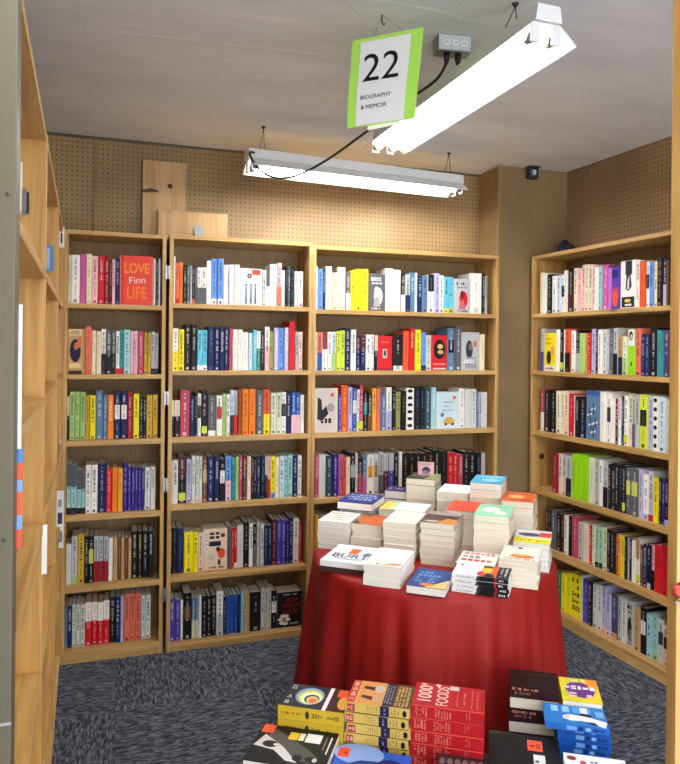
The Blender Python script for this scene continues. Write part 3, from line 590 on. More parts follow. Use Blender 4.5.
class Face:
    """maps u,v (metres) of a flat printed face to points; every print layer lies a hair above the one before"""
    def __init__(s, mb, O, U, V):
        s.mb, s.O, s.U, s.V = mb, Vector(O), Vector(U), Vector(V)
        s.n = s.U.cross(s.V).normalized(); s.lay = 1; s.hold = False
    def P(s, u, v): return s.O + s.U * u + s.V * v + s.n * (.00009 * s.lay)
    def up(s):
        if not s.hold: s.lay += 1
    def rect(s, u0, v0, u1, v1, c, k=1): s.up(); s.mb.poly([s.P(u0, v0), s.P(u1, v0), s.P(u1, v1), s.P(u0, v1)], c)
    def disc(s, u, v, ru, rv, c, k=1, n=16, a=0.0): s.up(); s.mb.poly([s.P(u + ru * math.cos(a + 2 * PI * i / n), v + rv * math.sin(a + 2 * PI * i / n)) for i in range(n)], c)
    def pg(s, pts, c, k=1): s.up(); s.mb.poly([s.P(u, v) for u, v in pts], c)
    def text(s, t, cu_, cv, size, c, k=2, rot=0.0, sx=1.0, bold=0.0):
        s.up(); ca, sa = math.cos(rot), math.sin(rot)
        for pl in text_polys(t, size, bold=bold):
            s.mb.poly([s.P(cu_ + x * sx * ca - y * sa, cv + x * sx * sa + y * ca) for x, y in pl], c)
    def line_v(s, u, v0, v1, h, c, r, k=2):          # illegible lettering running down a spine
        s.up(); s.hold = True
        v = v1
        while v > v0:
            l = r.uniform(.35, .85) * h
            if r.random() > .16:
                q = r.random()
                if q < .4: s.rect(u - h / 2, v - l, u - h * .1, v, c, k); s.rect(u + h * .12, v - l, u + h / 2, v, c, k)
                elif q < .7: s.rect(u - h / 2, v - l, u + h / 2, v, c, k)
                else: s.rect(u - h * .25, v - l, u + h * .3, v, c, k)
            v -= l + h * .22
        s.hold = False
    def line_h(s, u0, u1, v, h, c, r, k=2):
        s.up(); s.hold = True
        u = u0
        while u < u1 - h * .5:
            l = r.uniform(.4, .8) * h
            if r.random() > .14:
                q = r.random()
                if q < .4: s.rect(u, v - h / 2, u + l, v - h * .08, c, k); s.rect(u, v + h * .12, u + l, v + h / 2, c, k)
                elif q < .7: s.rect(u, v - h / 2, u + l, v + h / 2, c, k)
                else: s.rect(u, v - h * .3, u + l, v + h * .25, c, k)
            u += l + h * .22
        s.hold = False

def spine_art(F, w_, h_, code, r):
    """F spans u 0..w_, v 0..h_ on the spine; code is base.style.colour..."""
    p = code.split('.'); base = PAL[p[0]]; st = [(p[i], PAL[p[i + 1]] if i + 1 < len(p) else None) for i in range(1, len(p) - 1, 2)] if len(p) > 2 else []
    plain = len(p) > 1 and p[1] == 'p' and len(p) == 2
    tc_ = None; lo, hi = .10, .92
    for s_, c in st:
        if s_ == 'h': F.rect(0, 0, w_, h_ * .45, c)
        if s_ == 'u': F.rect(0, h_ * .56, w_, h_, c)
        if s_ == 'b': F.rect(0, 0, w_, h_ * .13, c); lo = .16
        if s_ == 'm': F.rect(w_ * .06, h_ * .42, w_ * .94, h_ * .72, c)
        if s_ == 'y': F.rect(0, h_ * .06, w_, h_ * .22, c)
        if s_ == 't': tc_ = c
        if s_ == 'k':
            n = 6
            for i in range(n): F.disc(w_ / 2, h_ * (i + .6) / n, w_ * .36, h_ * .042, c, 2)
    if st and st[0][0] == 'c': return cover_art(F, w_, h_, base, st[0][1], r)
    if plain:
        if w_ > .012:
            d = tuple(int(x * .8) if lum(base) > 90 else min(255, x + 60) for x in base); F.line_v(w_ / 2, h_ * .3, h_ * .8, min(.006, w_ * .3), d, r)
        return
    if any(s_ == 'k' for s_, c in st): return
    if tc_ is None: tc_ = (40, 38, 44) if lum(base) > 120 else (226, 222, 214)
    tc_ = tuple(int(x * .72 + y * .28) for x, y in zip(tc_, base))
    big = min(.010, w_ * .42); sm_ = min(.005, w_ * .24)
    a = r.uniform(.30, .42)
    F.line_v(w_ / 2, h_ * (lo + a), h_ * hi, big, tc_, r, 3)
    if r.random() < .75: F.line_v(w_ / 2, h_ * (lo + .06), h_ * (lo + a - .07), sm_, tc_, r, 3)
    if r.random() < .7: F.rect(w_ * .3, h_ * .025, w_ * .7, h_ * .025 + w_ * .4, tc_, 3)

def cover_art(F, w_, h_, base, acc, r):
    dark = (34, 30, 34) if lum(base) > 110 else (232, 228, 220)
    F.disc(w_ * r.uniform(.42, .6), h_ * .40, w_ * .30, h_ * .24, acc, 1, 18)
    F.disc(w_ * r.uniform(.4, .6), h_ * .55, w_ * .15, h_ * .11, tuple(int((a + b) / 2) for a, b in zip(acc, dark)), 2, 16)
    F.pg([(w_ * .25, h_ * .12), (w_ * .75, h_ * .12), (w_ * .62, h_ * .38), (w_ * .36, h_ * .38)], tuple(int((a + b) / 2) for a, b in zip(acc, base)), 2)
    F.line_h(w_ * .10, w_ * .90, h_ * .86, h_ * .09, dark, r, 3)
    F.line_h(w_ * .16, w_ * .84, h_ * .75, h_ * .05, dark, r, 3)
    F.line_h(w_ * .14, w_ * .86, h_ * .07, h_ * .045, dark, r, 3)

def standing(mc, mp, w_, h_, d, code, r, special=None):
    """upright book: spine at y=0 towards -y, x 0..w_, z 0..h_; mc gets the cover, mp the leaves"""
    base = PAL[code.split('.')[0]]; t = .0012 if w_ < .02 else .002
    t = min(t, w_ * .2)
    e = min(.003, w_ * .18)
    # spine with rounded shoulders
    xs = [(0, e), (w_ * .12, 0), (w_ * .88, 0), (w_, e)]
    for (xa, ya), (xb, yb) in zip(xs[:-1], xs[1:]): mc.poly([(xa, ya, 0), (xb, yb, 0), (xb, yb, h_), (xa, ya, h_)], base)
    mc.poly([(x, y, h_) for x, y in xs] + [(w_, .003, h_), (0, .003, h_)], base)
    mc.poly([(x, y, 0) for x, y in xs][::-1] + [(0, .003, 0), (w_, .003, 0)], base)
    mc.box(0, e, 0, t, d, h_, base, skip='f'); mc.box(w_ - t, e, 0, w_, d, h_, base, skip='f')
    mp.box(t, .0025, .0015, w_ - t, d - .003, h_ - (.0015 if t < .0015 else .004), PAGE)
    F = Face(mc, (w_ * .06 if w_ > .03 else 0, -.0001, 0), (1, 0, 0), (0, 0, 1))
    ww = w_ * .88 if w_ > .03 else w_
    if special: special(F, ww, h_, r)
    else: spine_art(F, ww, h_, code, r)

def love(F, w_, h_, r):
    F.text('LOVE', w_ * .5, h_ * .74, .072, (240, 134, 40), 1, sx=.72, bold=.002); F.text('Finn', w_ * .52, h_ * .50, .05, (240, 214, 206), 3, rot=.08); F.text('LIFE', w_ * .5, h_ * .24, .085, (240, 120, 34), 1, sx=.68, bold=.002)
def hatman(F, w_, h_, r):
    F.rect(0, h_ * .85, w_, h_, (214, 190, 140)); F.disc(w_ * .5, h_ * .52, w_ * .42, h_ * .26, (38, 36, 60), 1, 18); F.disc(w_ * .8, h_ * .70, w_ * .18, h_ * .12, (214, 110, 60), 2)
    F.disc(w_ * .55, h_ * .62, w_ * .16, h_ * .08, (196, 120, 80), 2); F.rect(w_ * .05, h_ * .14, w_ * .9, h_ * .24, (226, 206, 150), 2); F.rect(0, 0, w_, h_ * .08, (60, 44, 30)); F.line_h(w_ * .1, w_ * .9, h_ * .92, h_ * .06, (150, 104, 50), r)
def rider(F, w_, h_, r):
    F.rect(w_ * .03, h_ * .03, w_ * .95, h_ * .95, (206, 196, 192)); F.pg([(w_ * .08, h_ * .3), (w_ * .3, h_ * .25), (w_ * .62, h_ * .42), (w_ * .5, h_ * .6), (w_ * .32, h_ * .5), (w_ * .28, h_ * .74), (w_ * .1, h_ * .8)], (36, 34, 38), 2)
    F.line_h(w_ * .25, w_ * .85, h_ * .26, h_ * .11, (40, 34, 38), r); F.disc(w_ * .8, h_ * .85, w_ * .08, h_ * .05, (210, 90, 70), 2); F.disc(w_ * .72, h_ * .56, w_ * .18, h_ * .1, (160, 148, 140), 2)
def goldcar(F, w_, h_, r):
    F.rect(w_ * .30, h_ * .12, w_ * .84, h_ * .25, (206, 168, 84), 2); F.rect(w_ * .4, h_ * .24, w_ * .72, h_ * .31, (196, 160, 90), 2); F.disc(w_ * .4, h_ * .12, w_ * .07, h_ * .035, (60, 50, 40), 3); F.disc(w_ * .74, h_ * .12, w_ * .07, h_ * .035, (60, 50, 40), 3)
    F.disc(w_ * .22, h_ * .38, w_ * .09, h_ * .06, (110, 118, 150), 2); F.line_h(w_ * .25, w_ * .75, h_ * .72, h_ * .035, (90, 100, 130), r); F.line_h(w_ * .3, w_ * .7, h_ * .61, h_ * .03, (90, 100, 130), r); F.line_h(w_ * .22, w_ * .78, h_ * .5, h_ * .035, (90, 100, 130), r); F.disc(w_ * .82, h_ * .84, w_ * .08, h_ * .05, (224, 80, 60), 2)
def portrait(F, w_, h_, r):
    F.rect(w_ * .33, h_ * .36, w_ * .66, h_ * .62, (196, 192, 184)); F.disc(w_ * .5, h_ * .5, w_ * .1, h_ * .09, (70, 66, 66), 2); F.line_h(w_ * .2, w_ * .8, h_ * .82, h_ * .06, (236, 120, 110), r); F.rect(0, 0, w_, h_ * .07, (150, 40, 44))
def oval(F, w_, h_, r):
    F.disc(w_ * .5, h_ * .6, w_ * .42, h_ * .28, (30, 24, 26), 1, 20); F.disc(w_ * .55, h_ * .68, w_ * .2, h_ * .07, (206, 180, 120), 2); F.disc(w_ * .58, h_ * .52, w_ * .22, h_ * .06, (196, 168, 110), 2); F.rect(w_ * .05, h_ * .15, w_ * .95, h_ * .21, (232, 120, 110), 2); F.rect(w_ * .05, h_ * .03, w_ * .95, h_ * .07, (226, 206, 200), 2)
def figure(F, w_, h_, r):
    F.disc(w_ * .42, h_ * .55, w_ * .22, h_ * .24, (52, 54, 60), 1, 18); F.disc(w_ * .5, h_ * .62, w_ * .12, h_ * .1, (120, 112, 110), 2); F.disc(w_ * .78, h_ * .7, w_ * .12, h_ * .09, (214, 110, 84), 2); F.pg([(w_ * .15, h_ * .05), (w_ * .9, h_ * .05), (w_ * .8, h_ * .35), (w_ * .25, h_ * .35)], (150, 152, 162), 1); F.line_h(w_ * .1, w_ * .9, h_ * .24, h_ * .1, (236, 236, 240), r)
def beach(F, w_, h_, r):
    F.rect(0, 0, w_, h_ * .2, (196, 206, 214)); F.disc(w_ * .42, h_ * .80, w_ * .12, h_ * .07, (70, 60, 66), 2); F.disc(w_ * .42, h_ * .80, w_ * .05, h_ * .035, (214, 150, 140), 3); F.rect(w_ * .55, h_ * .83, w_ * .98, h_ * .97, (226, 70, 44), 3)
    for u in (.25, .5, .72): F.pg([(w_ * (u - .04), h_ * .05), (w_ * (u + .04), h_ * .05), (w_ * (u + .03), h_ * .5), (w_ * (u - .03), h_ * .5)], (70, 84, 110), 2); F.disc(w_ * u, h_ * .55, w_ * .045, h_ * .04, (90, 96, 120), 2)
def orangefig(F, w_, h_, r):
    F.line_h(w_ * .22, w_ * .96, h_ * .84, h_ * .16, (60, 44, 40), r, 3); F.rect(w_ * .2, h_ * .58, w_ * .76, h_ * .70, (34, 34, 66), 2); F.rect(0, h_ * .45, w_ * .13, h_ * .95, (236, 232, 226)); F.line_v(w_ * .07, h_ * .5, h_ * .9, w_ * .07, (40, 36, 40), r)
    F.disc(w_ * .78, h_ * .4, w_ * .18, h_ * .13, (226, 84, 40), 2); F.disc(w_ * .62, h_ * .5, w_ * .09, h_ * .06, (60, 30, 26), 3); F.disc(w_ * .3, h_ * .32, w_ * .14, h_ * .08, (190, 196, 150), 2); F.disc(w_ * .68, h_ * .18, w_ * .07, h_ * .08, (50, 44, 44), 3); F.line_h(w_ * .2, w_ * .95, h_ * .06, h_ * .045, (60, 40, 36), r)
def flower(F, w_, h_, r):
    for k in range(3): F.line_h(w_ * .18, w_ * .98, h_ * (.78 - .17 * k), h_ * .12, (124, 26, 38), r)
    F.line_h(w_ * .2, w_ * .95, h_ * .93, h_ * .07, (176, 176, 184), r)
    for a in range(6): F.disc(w_ * .26 + .02 * math.cos(a), h_ * .22 + .022 * math.sin(a), .016, .010, (226, 222, 216), 3, 8, a)
    F.disc(w_ * .26, h_ * .22, .009, .009, (170, 110, 80), 4); F.line_h(w_ * .5, w_ * .95, h_ * .1, h_ * .05, (190, 180, 170), r)
def sunset(F, w_, h_, r):
    F.rect(0, 0, w_ * .30, h_, (196, 110, 206)); F.rect(w_ * .34, h_ * .5, w_, h_, (92, 60, 170)); F.rect(w_ * .34, h_ * .25, w_, h_ * .5, (164, 70, 140)); F.disc(w_ * .62, h_ * .25, w_ * .26, h_ * .2, (226, 84, 60), 2); F.rect(w_ * .34, h_ * .72, w_ * .9, h_ * .9, (36, 40, 110), 2); F.rect(0, h_ * .97, w_, h_, (60, 30, 60), 2)
def dancer(F, w_, h_, r):
    F.rect(w_ * .32, h_ * .7, w_ * .82, h_ * .99, (34, 38, 56), 1); F.pg([(w_ * .35, h_ * .4), (w_ * .55, h_ * .36), (w_ * .8, h_ * .45), (w_ * .7, h_ * .72), (w_ * .4, h_ * .72)], (50, 50, 58), 2); F.pg([(w_ * .45, h_ * .4), (w_ * .6, h_ * .4), (w_ * .62, h_ * .68), (w_ * .5, h_ * .6)], (230, 228, 228), 3); F.rect(w_ * .05, h_ * .02, w_, h_ * .24, (40, 38, 44), 2); F.disc(w_ * .5, h_ * .16, w_ * .24, h_ * .035, (226, 206, 90), 3); F.rect(w_ * .3, h_ * .05, w_ * .8, h_ * .09, (226, 226, 226), 3)
def crosses(F, w_, h_, r):
    F.rect(0, h_ * .9, w_, h_, (60, 90, 160))
    for u, v in ((.25, .5), (.55, .62), (.7, .34), (.35, .3), (.55, .15)):
        F.pg([(w_ * (u - .2), h_ * (v - .03)), (w_ * (u + .2), h_ * (v + .01)), (w_ * (u + .2), h_ * (v + .05)), (w_ * (u - .2), h_ * (v + .01))], (228, 226, 232), 2); F.pg([(w_ * (u - .03), h_ * (v - .1)), (w_ * (u + .05), h_ * (v - .1)), (w_ * (u + .03), h_ * (v + .12)), (w_ * (u - .05), h_ * (v + .12))], (30, 36, 60), 1)
def yellownum(F, w_, h_, r):
    F.rect(0, 0, w_, h_ * .08, (226, 200, 60))
    for k in range(5): F.line_h(w_ * .12, w_ * .95, h_ * (.86 - .16 * k), h_ * .10, (50, 50, 24), r)
def figyellow(F, w_, h_, r):
    F.disc(w_ * .4, h_ * .36, w_ * .22, h_ * .18, (60, 44, 30), 2); F.disc(w_ * .75, h_ * .55, w_ * .18, h_ * .12, (226, 160, 110), 2); F.line_h(w_ * .1, w_ * .7, h_ * .85, h_ * .05, (206, 150, 50), r); F.line_h(w_ * .1, w_ * .8, h_ * .74, h_ * .05, (206, 150, 50), r); F.rect(0, 0, w_, h_ * .14, (236, 226, 216)); F.line_h(w_ * .1, w_ * .9, h_ * .07, h_ * .05, (60, 40, 36), r)
def greenlady(F, w_, h_, r):
    F.rect(0, h_ * .64, w_, h_, (226, 226, 224)); F.disc(w_ * .45, h_ * .86, w_ * .3, h_ * .1, (34, 28, 28), 2); F.disc(w_ * .5, h_ * .84, w_ * .17, h_ * .06, (224, 190, 170), 3); F.disc(w_ * .5, h_ * .25, w_ * .12, h_ * .06, (44, 70, 40), 3)
SPEC = {('narrow', 1, 10): ('coral red hardcover with big orange letters', love), ('narrow', 2, 0): ('tan book face out, dark hat on its cover', hatman), ('middle', 1, 16): ('pale book face out with orange sticker', beach),
        ('middle', 5, 6): ('peach book face out with an orange figure', orangefig), ('middle', 6, 24): ('thick black book face out with white flower', flower), ('wide', 2, 14): ('red book face out with a small grey portrait', portrait),
        ('wide', 2, 21): ('red book face out with a black oval', oval), ('wide', 2, 24): ('grey book face out with a dark haired figure', figure), ('wide', 3, 0): ('pinkish grey book face out with a black rider drawing', rider),
        ('wide', 3, 21): ('pale blue book face out with a small golden car', goldcar), ('side', 1, 17): ('thick purple book with a sunset orange cover', sunset), ('side', 1, 18): ('white book with a black dancing figure', dancer),
        ('side', 2, 1): ('yellow book face out with dark figures', figyellow), ('side', 2, 20): ('book with a woman in a bright green dress', greenlady), ('side', 3, 10): ('steel blue book with white crossed shapes', crosses), ('side', 6, 5): ('yellow book face out with rows of dark lettering', yellownum)}
CASEN = {'narrow': 'of the narrowest bookcase', 'middle': 'of the middle bookcase', 'wide': 'of the widest bookcase', 'side': 'of the side bookcase'}
SHN = {1: 'top shelf', 2: 'second shelf', 3: 'third shelf', 4: 'fourth shelf', 5: 'fifth shelf', 6: 'bottom shelf'}
REC = {1: .018, 2: .02, 3: .022, 4: .03, 5: .045, 6: .045}
X0 = {'narrow': -.26, 'middle': .242, 'wide': .99}
def look_of(code):
    p = code.split('.'); n = CNAME[p[0]]
    if len(p) >= 3:
        c = CNAME[p[2]]
        return {'t': '%s book with %s lettering', 'h': '%s book with %s lower half', 'u': '%s book with %s top half', 'b': '%s book with %s foot', 'm': '%s book with %s middle block', 'y': '%s book with %s sticker', 'k': '%s book with %s dots', 'c': '%s book with %s cover picture'}.get(p[1], '%s book, %s marks') % (n, c)
    return '%s book' % n + (' with dark lettering' if lum(PAL[p[0]]) > 120 and len(p) == 1 else (' with pale lettering' if len(p) == 1 else ''))
ALL = []                                       # every book before it is linked
for case, sh, s_ in ROWS:
    zs = ZS[case][sh]; rec = REC[sh]
    for i, tok in enumerate(s_.split(';')):
        x, wd, hh, code = tok.split(',')
        x, wd, hh = int(x) / 2000, int(wd) / 2000, int(hh) / 1000
        gap_ = ZS[case][sh - 1] - zs - .035
        hh = min(hh, gap_)
        lo_, hi_ = {'narrow': (.0225, .4655), 'middle': (.0215, .7345), 'wide': (.0305, 1.139), 'side': (.018, 1.028)}[case]
        xe = min(x + wd, hi_); x = max(x, lo_); wd = xe - x
        r = random.Random(sh * 131 + i * 17 + len(case) * 7)
        key = (case, sh, i)
        dep = min(.215, max(.12, hh * .64)) if case != 'narrow' else min(.2, hh * .64)
        if case == 'side':
            q = side(x, rec + .0 + r.uniform(0, .009)); loc = Vector((q[0], q[1], zs + .0004)); rz = SA
        else: loc = Vector((X0[case] + x, 3.565 + rec + r.uniform(0, .009), zs + .0004)); rz = 0
        d2 = (loc - Vector((0, 0, EYE))).length; area = wd * hh / d2 ** 2
        if case == 'side': area *= .66
        if case == 'wide' and sh == 4: area *= .55 if i > 17 else .85
        if case == 'wide' and sh >= 5: area *= .05
        if case == 'side' and sh in (5, 6) and i < 2: area *= .3
        sp_ = SPEC.get(key)
        lk = sp_[0] if sp_ else look_of(code)
        cn = CASEN[case].replace('of the', 'of')
        for f_ in ('%s, %s from the left on the %s %s' % (lk, ORD[i], SHN[sh], CASEN[case]), '%s, %s from left on %s %s' % (lk, ORD[i], SHN[sh], cn), '%s, %s on %s %s' % (lk, ORD[i], SHN[sh], cn), '%s, %s %s' % (lk, SHN[sh], cn)):
            lab = f_
            if len(lab.split()) <= 16: break
        ALL.append(dict(kind='s', area=area, loc=loc, rz=rz, w=max(.004, wd - .0017), h=hh, d=dep, code=code, seed=sh * 100 + i, sp=sp_, label=lab, group='books on the %s %s' % (SHN[sh], CASEN[case])))

# ---- stacks of books lying flat
def lying(mc, mp, W, L, T, base, spine='l', page=PAGE, spine_code=None, r=None, art=None, tk=None):
    """flat book: x 0..W, y 0..L, z 0..T (top cover printed); spine on side f, k, l or r"""
    t = tk or (.0012 if T < .03 else .0018)
    mc.box(0, 0, 0, W, L, t, base); mc.box(0, 0, T - t, W, L, T, base)
    if spine == 'f': mc.box(0, 0, t, W, .0015, T - t, base)
    if spine == 'k': mc.box(0, L - .0015, t, W, L, T - t, base)
    if spine == 'l': mc.box(0, 0, t, .0015, L, T - t, base)
    if spine == 'r': mc.box(W - .0015, 0, t, W, L, T - t, base)
    i = .0018
    mp.box(i, i, t, W - i, L - i, T - t, page)
    if spine_code and spine == 'f':
        spine_code(Face(mc, (0, -.0001, 0), (1, 0, 0), (0, 0, 1)), W, T, r)
    if spine_code and spine == 'r':
        spine_code(Face(mc, (W + .0001, 0, 0), (0, 1, 0), (0, 0, 1)), L, T, r)
    if art: art(Face(mc, (0, 0, T + .0001), (1, 0, 0), (0, 1, 0)), W, L, r)

def A_plain(c, ink, pic=None):
    def f(F, W, L, r):
        F.rect(.002, .002, W - .002, L - .002, c)
        F.line_h(W * .12, W * .88, L * .80, L * .09, ink, r); F.line_h(W * .18, W * .82, L * .66, L * .07, ink, r); F.line_h(W * .25, W * .75, L * .10, L * .05, ink, r)
        if pic: F.disc(W * .5, L * .36, W * .3, L * .15, pic, 2, 18)
    return f
def a_leaf(F, W, L, r):
    F.rect(.001, .001, W - .001, L - .001, (240, 238, 228)); F.pg([(W * .42, L * .04), (W * .95, L * .10), (W * .98, L * .2), (W * .7, L * .18)], (214, 150, 90), 2); F.disc(W * .35, L * .09, .006, .006, (50, 46, 44), 2)
    F.line_h(W * .3, W * .8, L * .7, L * .03, (214, 206, 190), r)
def a_but(F, W, L, r):
    F.rect(.001, .001, W - .001, L - .001, (236, 238, 242)); F.disc(W * .55, L * .34, W * .42, L * .19, (150, 160, 176), 1, 24); F.disc(W * .55, L * .36, W * .39, L * .16, (220, 226, 234), 2, 24)
    F.text('BURT', W * .53, L * .36, .068, (44, 56, 92), 3, sx=.9, bold=.001); F.rect(W * .42, L * .50, W * .64, L * .80, (240, 104, 50), 4)
    F.disc(W * .86, L * .55, W * .1, L * .08, (120, 130, 150), 2); F.disc(W * .86, L * .55, W * .03, L * .03, (40, 46, 60), 3)
def a_darkorange(F, W, L, r):
    F.rect(0, 0, W, L, (96, 78, 76)); F.rect(0, L * .7, W, L, (170, 158, 156), 1); F.pg([(W * .5, 0), (W, 0), (W, L * .35), (W * .7, L * .42), (W * .55, L * .2)], (236, 142, 50), 2); F.disc(W * .3, L * .14, W * .22, L * .07, (206, 196, 190), 2); F.line_h(W * .08, W * .92, L * .5, L * .1, (44, 38, 44), r)
def a_mint(F, W, L, r):
    F.rect(0, 0, W, L, (146, 218, 184)); F.disc(W * .4, L * .55, W * .26, L * .26, (226, 236, 226), 2, 9, .3); F.disc(W * .7, L * .3, W * .2, L * .15, (236, 234, 216), 2, 8); F.line_h(W * .12, W * .9, L * .82, L * .09, (70, 160, 130), r)
def a_bluetop(F, W, L, r):
    F.rect(0, 0, W, L, (70, 176, 222)); F.disc(W * .6, L * .4, W * .3, L * .2, (150, 214, 236), 1); F.line_h(W * .1, W * .9, L * .8, L * .09, (226, 240, 246), r); F.pg([(W * .4, L * .05), (W, L * .1), (W, L * .2)], (30, 120, 180), 2)
def a_orangetop(F, W, L, r):
    F.rect(0, 0, W, L, (226, 110, 66)); F.disc(W * .4, L * .5, W * .28, L * .18, (240, 180, 120), 1, 7); F.line_h(W * .1, W * .9, L * .78, L * .1, (176, 44, 40), r); F.line_h(W * .1, W * .9, L * .2, L * .1, (150, 60, 50), r)
def a_redcov(F, W, L, r): F.rect(0, 0, W, L, (226, 84, 62)); F.line_h(W * .2, W * .8, L * .3, L * .1, (206, 66, 52), r)
def a_orangebrown(F, W, L, r): F.rect(0, 0, W, L, (196, 112, 70)); F.disc(W * .6, L * .4, W * .3, L * .3, (226, 104, 56), 1, 7); F.pg([(0, 0), (W * .3, 0), (W * .1, L * .3), (0, L * .4)], (90, 70, 60), 2); F.line_h(W * .2, W, L * .8, L * .07, (120, 50, 36), r)
def a_whiteyellow(F, W, L, r):
    F.rect(0, 0, W, L, (232, 236, 240)); F.pg([(0, 0), (W * .32, 0), (W * .26, L), (0, L)], (244, 214, 90), 1); F.pg([(W * .2, 0), (W * .36, 0), (W * .3, L), (W * .16, L)], (206, 226, 170), 2)
def a_textwhite(F, W, L, r):
    F.rect(0, 0, W, L, (234, 234, 226)); [F.line_h(W * .1, W * .9, L * (.85 - .13 * k), L * .05, (190, 190, 186), r) for k in range(6)]
def a_redtext(F, W, L, r):
    F.rect(0, 0, W, L, (240, 238, 232)); [F.line_h(W * .08, W * .92, L * (.82 - .2 * k), L * .09, (206, 120, 110), r) for k in range(4)]
def a_dvwhite(F, W, L, r):
    F.rect(0, 0, W, L, (238, 234, 228)); [F.line_h(W * .08, W * .92, L * (.85 - .24 * k), L * .15, (206, 50, 46) if k % 2 == 0 else (50, 40, 44), r) for k in range(3)]; F.rect(0, 0, W, L * .03, (40, 30, 34))
def a_sunwhite(F, W, L, r):
    F.rect(0, 0, W, L, (238, 232, 218)); F.disc(W * .55, L * .27, W * .3, L * .13, (232, 130, 60), 1, 16); F.rect(W * .24, L * .2, W * .86, L * .27, (224, 90, 50), 2); F.disc(W * .45, L * .86, W * .07, L * .06, (60, 60, 60), 2); F.line_h(W * .1, W * .9, L * .07, L * .06, (90, 50, 40), r); F.disc(W * .5, L * .36, W * .22, L * .06, (240, 180, 80), 3)
def a_yellowred(F, W, L, r):
    F.rect(0, 0, W, L * .38, (240, 222, 40)); F.rect(0, L * .38, W, L, (206, 210, 216)); F.disc(W * .4, L * .62, W * .32, L * .14, (70, 74, 86), 2, 18); F.rect(W * .68, L * .5, W, L * .86, (220, 70, 60), 2); F.line_h(W * .08, W * .92, L * .2, L * .1, (120, 110, 30), r)
def a_bluehard(F, W, L, r):
    F.rect(0, 0, W, L, (38, 58, 140)); [F.line_h(W * .08, W * .92, L * (.8 - .22 * k), L * .13, (190, 204, 240), r) for k in range(3)]
def a_blueflat(F, W, L, r):
    F.rect(0, 0, W, L, (40, 76, 140)); [F.line_h(W * .12, W * .7, L * (.78 - .16 * k), L * .1, (120, 160, 214), r) for k in range(4)]; F.pg([(W * .45, 0), (W, 0), (W, L * .5), (W * .8, L * .3)], (240, 196, 120), 2); F.disc(W * .5, L * .14, W * .2, L * .08, (226, 120, 60), 3)
def a_pback(F, W, L, r):
    F.rect(0, 0, W * .5, L, (232, 236, 240)); F.rect(W * .5, 0, W * .8, L, (224, 96, 50)); F.disc(W * .58, L * .6, W * .1, L * .3, (240, 190, 60), 2); F.disc(W * .49, L * .25, W * .06, L * .2, (206, 50, 70), 3); F.rect(W * .5, L * .78, W * .66, L, (70, 70, 30), 2); F.pg([(W * .55, 0), (W * .75, 0), (W * .72, L * .25), (W * .6, L * .35)], (40, 36, 40), 2)
    F.rect(W * .78, 0, W, L, (24, 24, 28), 1); F.line_v(W * .85, L * .1, L * .9, W * .035, (196, 214, 210), r, 3); F.line_v(W * .93, L * .15, L * .9, W * .04, (236, 236, 236), r, 3); F.disc(W * .1, L * .85, W * .03, L * .06, (30, 36, 40), 2); [F.line_h(W * .06, W * .42, L * (.7 - .13 * k), L * .04, (206, 212, 216), r) for k in range(5)]
def s_pback(F, W, T, r):
    F.rect(W * .5, 0, W, T, (26, 26, 30)); F.rect(W * .76, 0, W * .80, T, (150, 40, 40), 2); F.pg([(W * .42, 0), (W * .5, 0), (W * .5, T), (W * .46, T)], (60, 60, 62), 2); F.line_h(W * .08, W * .38, T * .5, T * .3, (150, 156, 160), r); F.line_h(W * .84, W * .96, T * .5, T * .4, (230, 230, 230), r)
def a_tan1000(F, W, L, r):
    F.rect(0, 0, W * .13, L, (196, 70, 60)); F.line_v(W * .065, L * .1, L * .45, W * .07, (240, 190, 170), r); F.line_v(W * .065, L * .55, L * .9, W * .07, (240, 190, 170), r)
    F.rect(W * .15, 0, W * .55, L, (214, 150, 84)); F.pg([(W * .2, L * .66), (W * .38, L * .6), (W * .38, L * .76), (W * .2, L * .78)], (72, 30, 24), 2); F.pg([(W * .2, L * .26), (W * .38, L * .18), (W * .38, L * .34), (W * .2, L * .36)], (72, 30, 24), 2); F.disc(W * .46, L * .7, W * .08, L * .18, (196, 184, 170), 2); F.disc(W * .46, L * .25, W * .07, L * .14, (196, 160, 130), 2)
    F.rect(W * .56, 0, W * .72, L, (38, 32, 52)); [F.line_v(W * (.59 + .045 * k), L * .1, L * .9, W * .018, (170, 170, 180), r, 3) for k in range(3)]; F.rect(W * .72, 0, W, L, (96, 74, 44)); [F.line_v(W * (.77 + .055 * k), L * .08, L * .9, W * .035, (226, 186, 110), r, 3) for k in range(4)]
def s_tan1000(F, W, T, r):
    F.rect(0, 0, W, T * .08, (90, 70, 40)); F.rect(W * .02, T * .14, W * .14, T * .86, (176, 60, 60)); F.line_h(W * .035, W * .13, T * .5, T * .4, (226, 170, 150), r, 3); [F.line_v(W * (.34 + .035 * k), T * .2, T * .8, W * .014, (150, 120, 50), r) for k in range(5)]; F.rect(W * .54, 0, W * .68, T, (40, 36, 74)); F.line_v(W * .61, T * .2, T * .8, W * .03, (140, 140, 170), r, 3); [F.line_v(W * (.72 + .05 * k), T * .2, T * .85, W * .02, (120, 100, 50), r) for k in range(3)]; F.disc(W * .92, T * .5, W * .035, T * .34, (30, 26, 24), 2, 7)
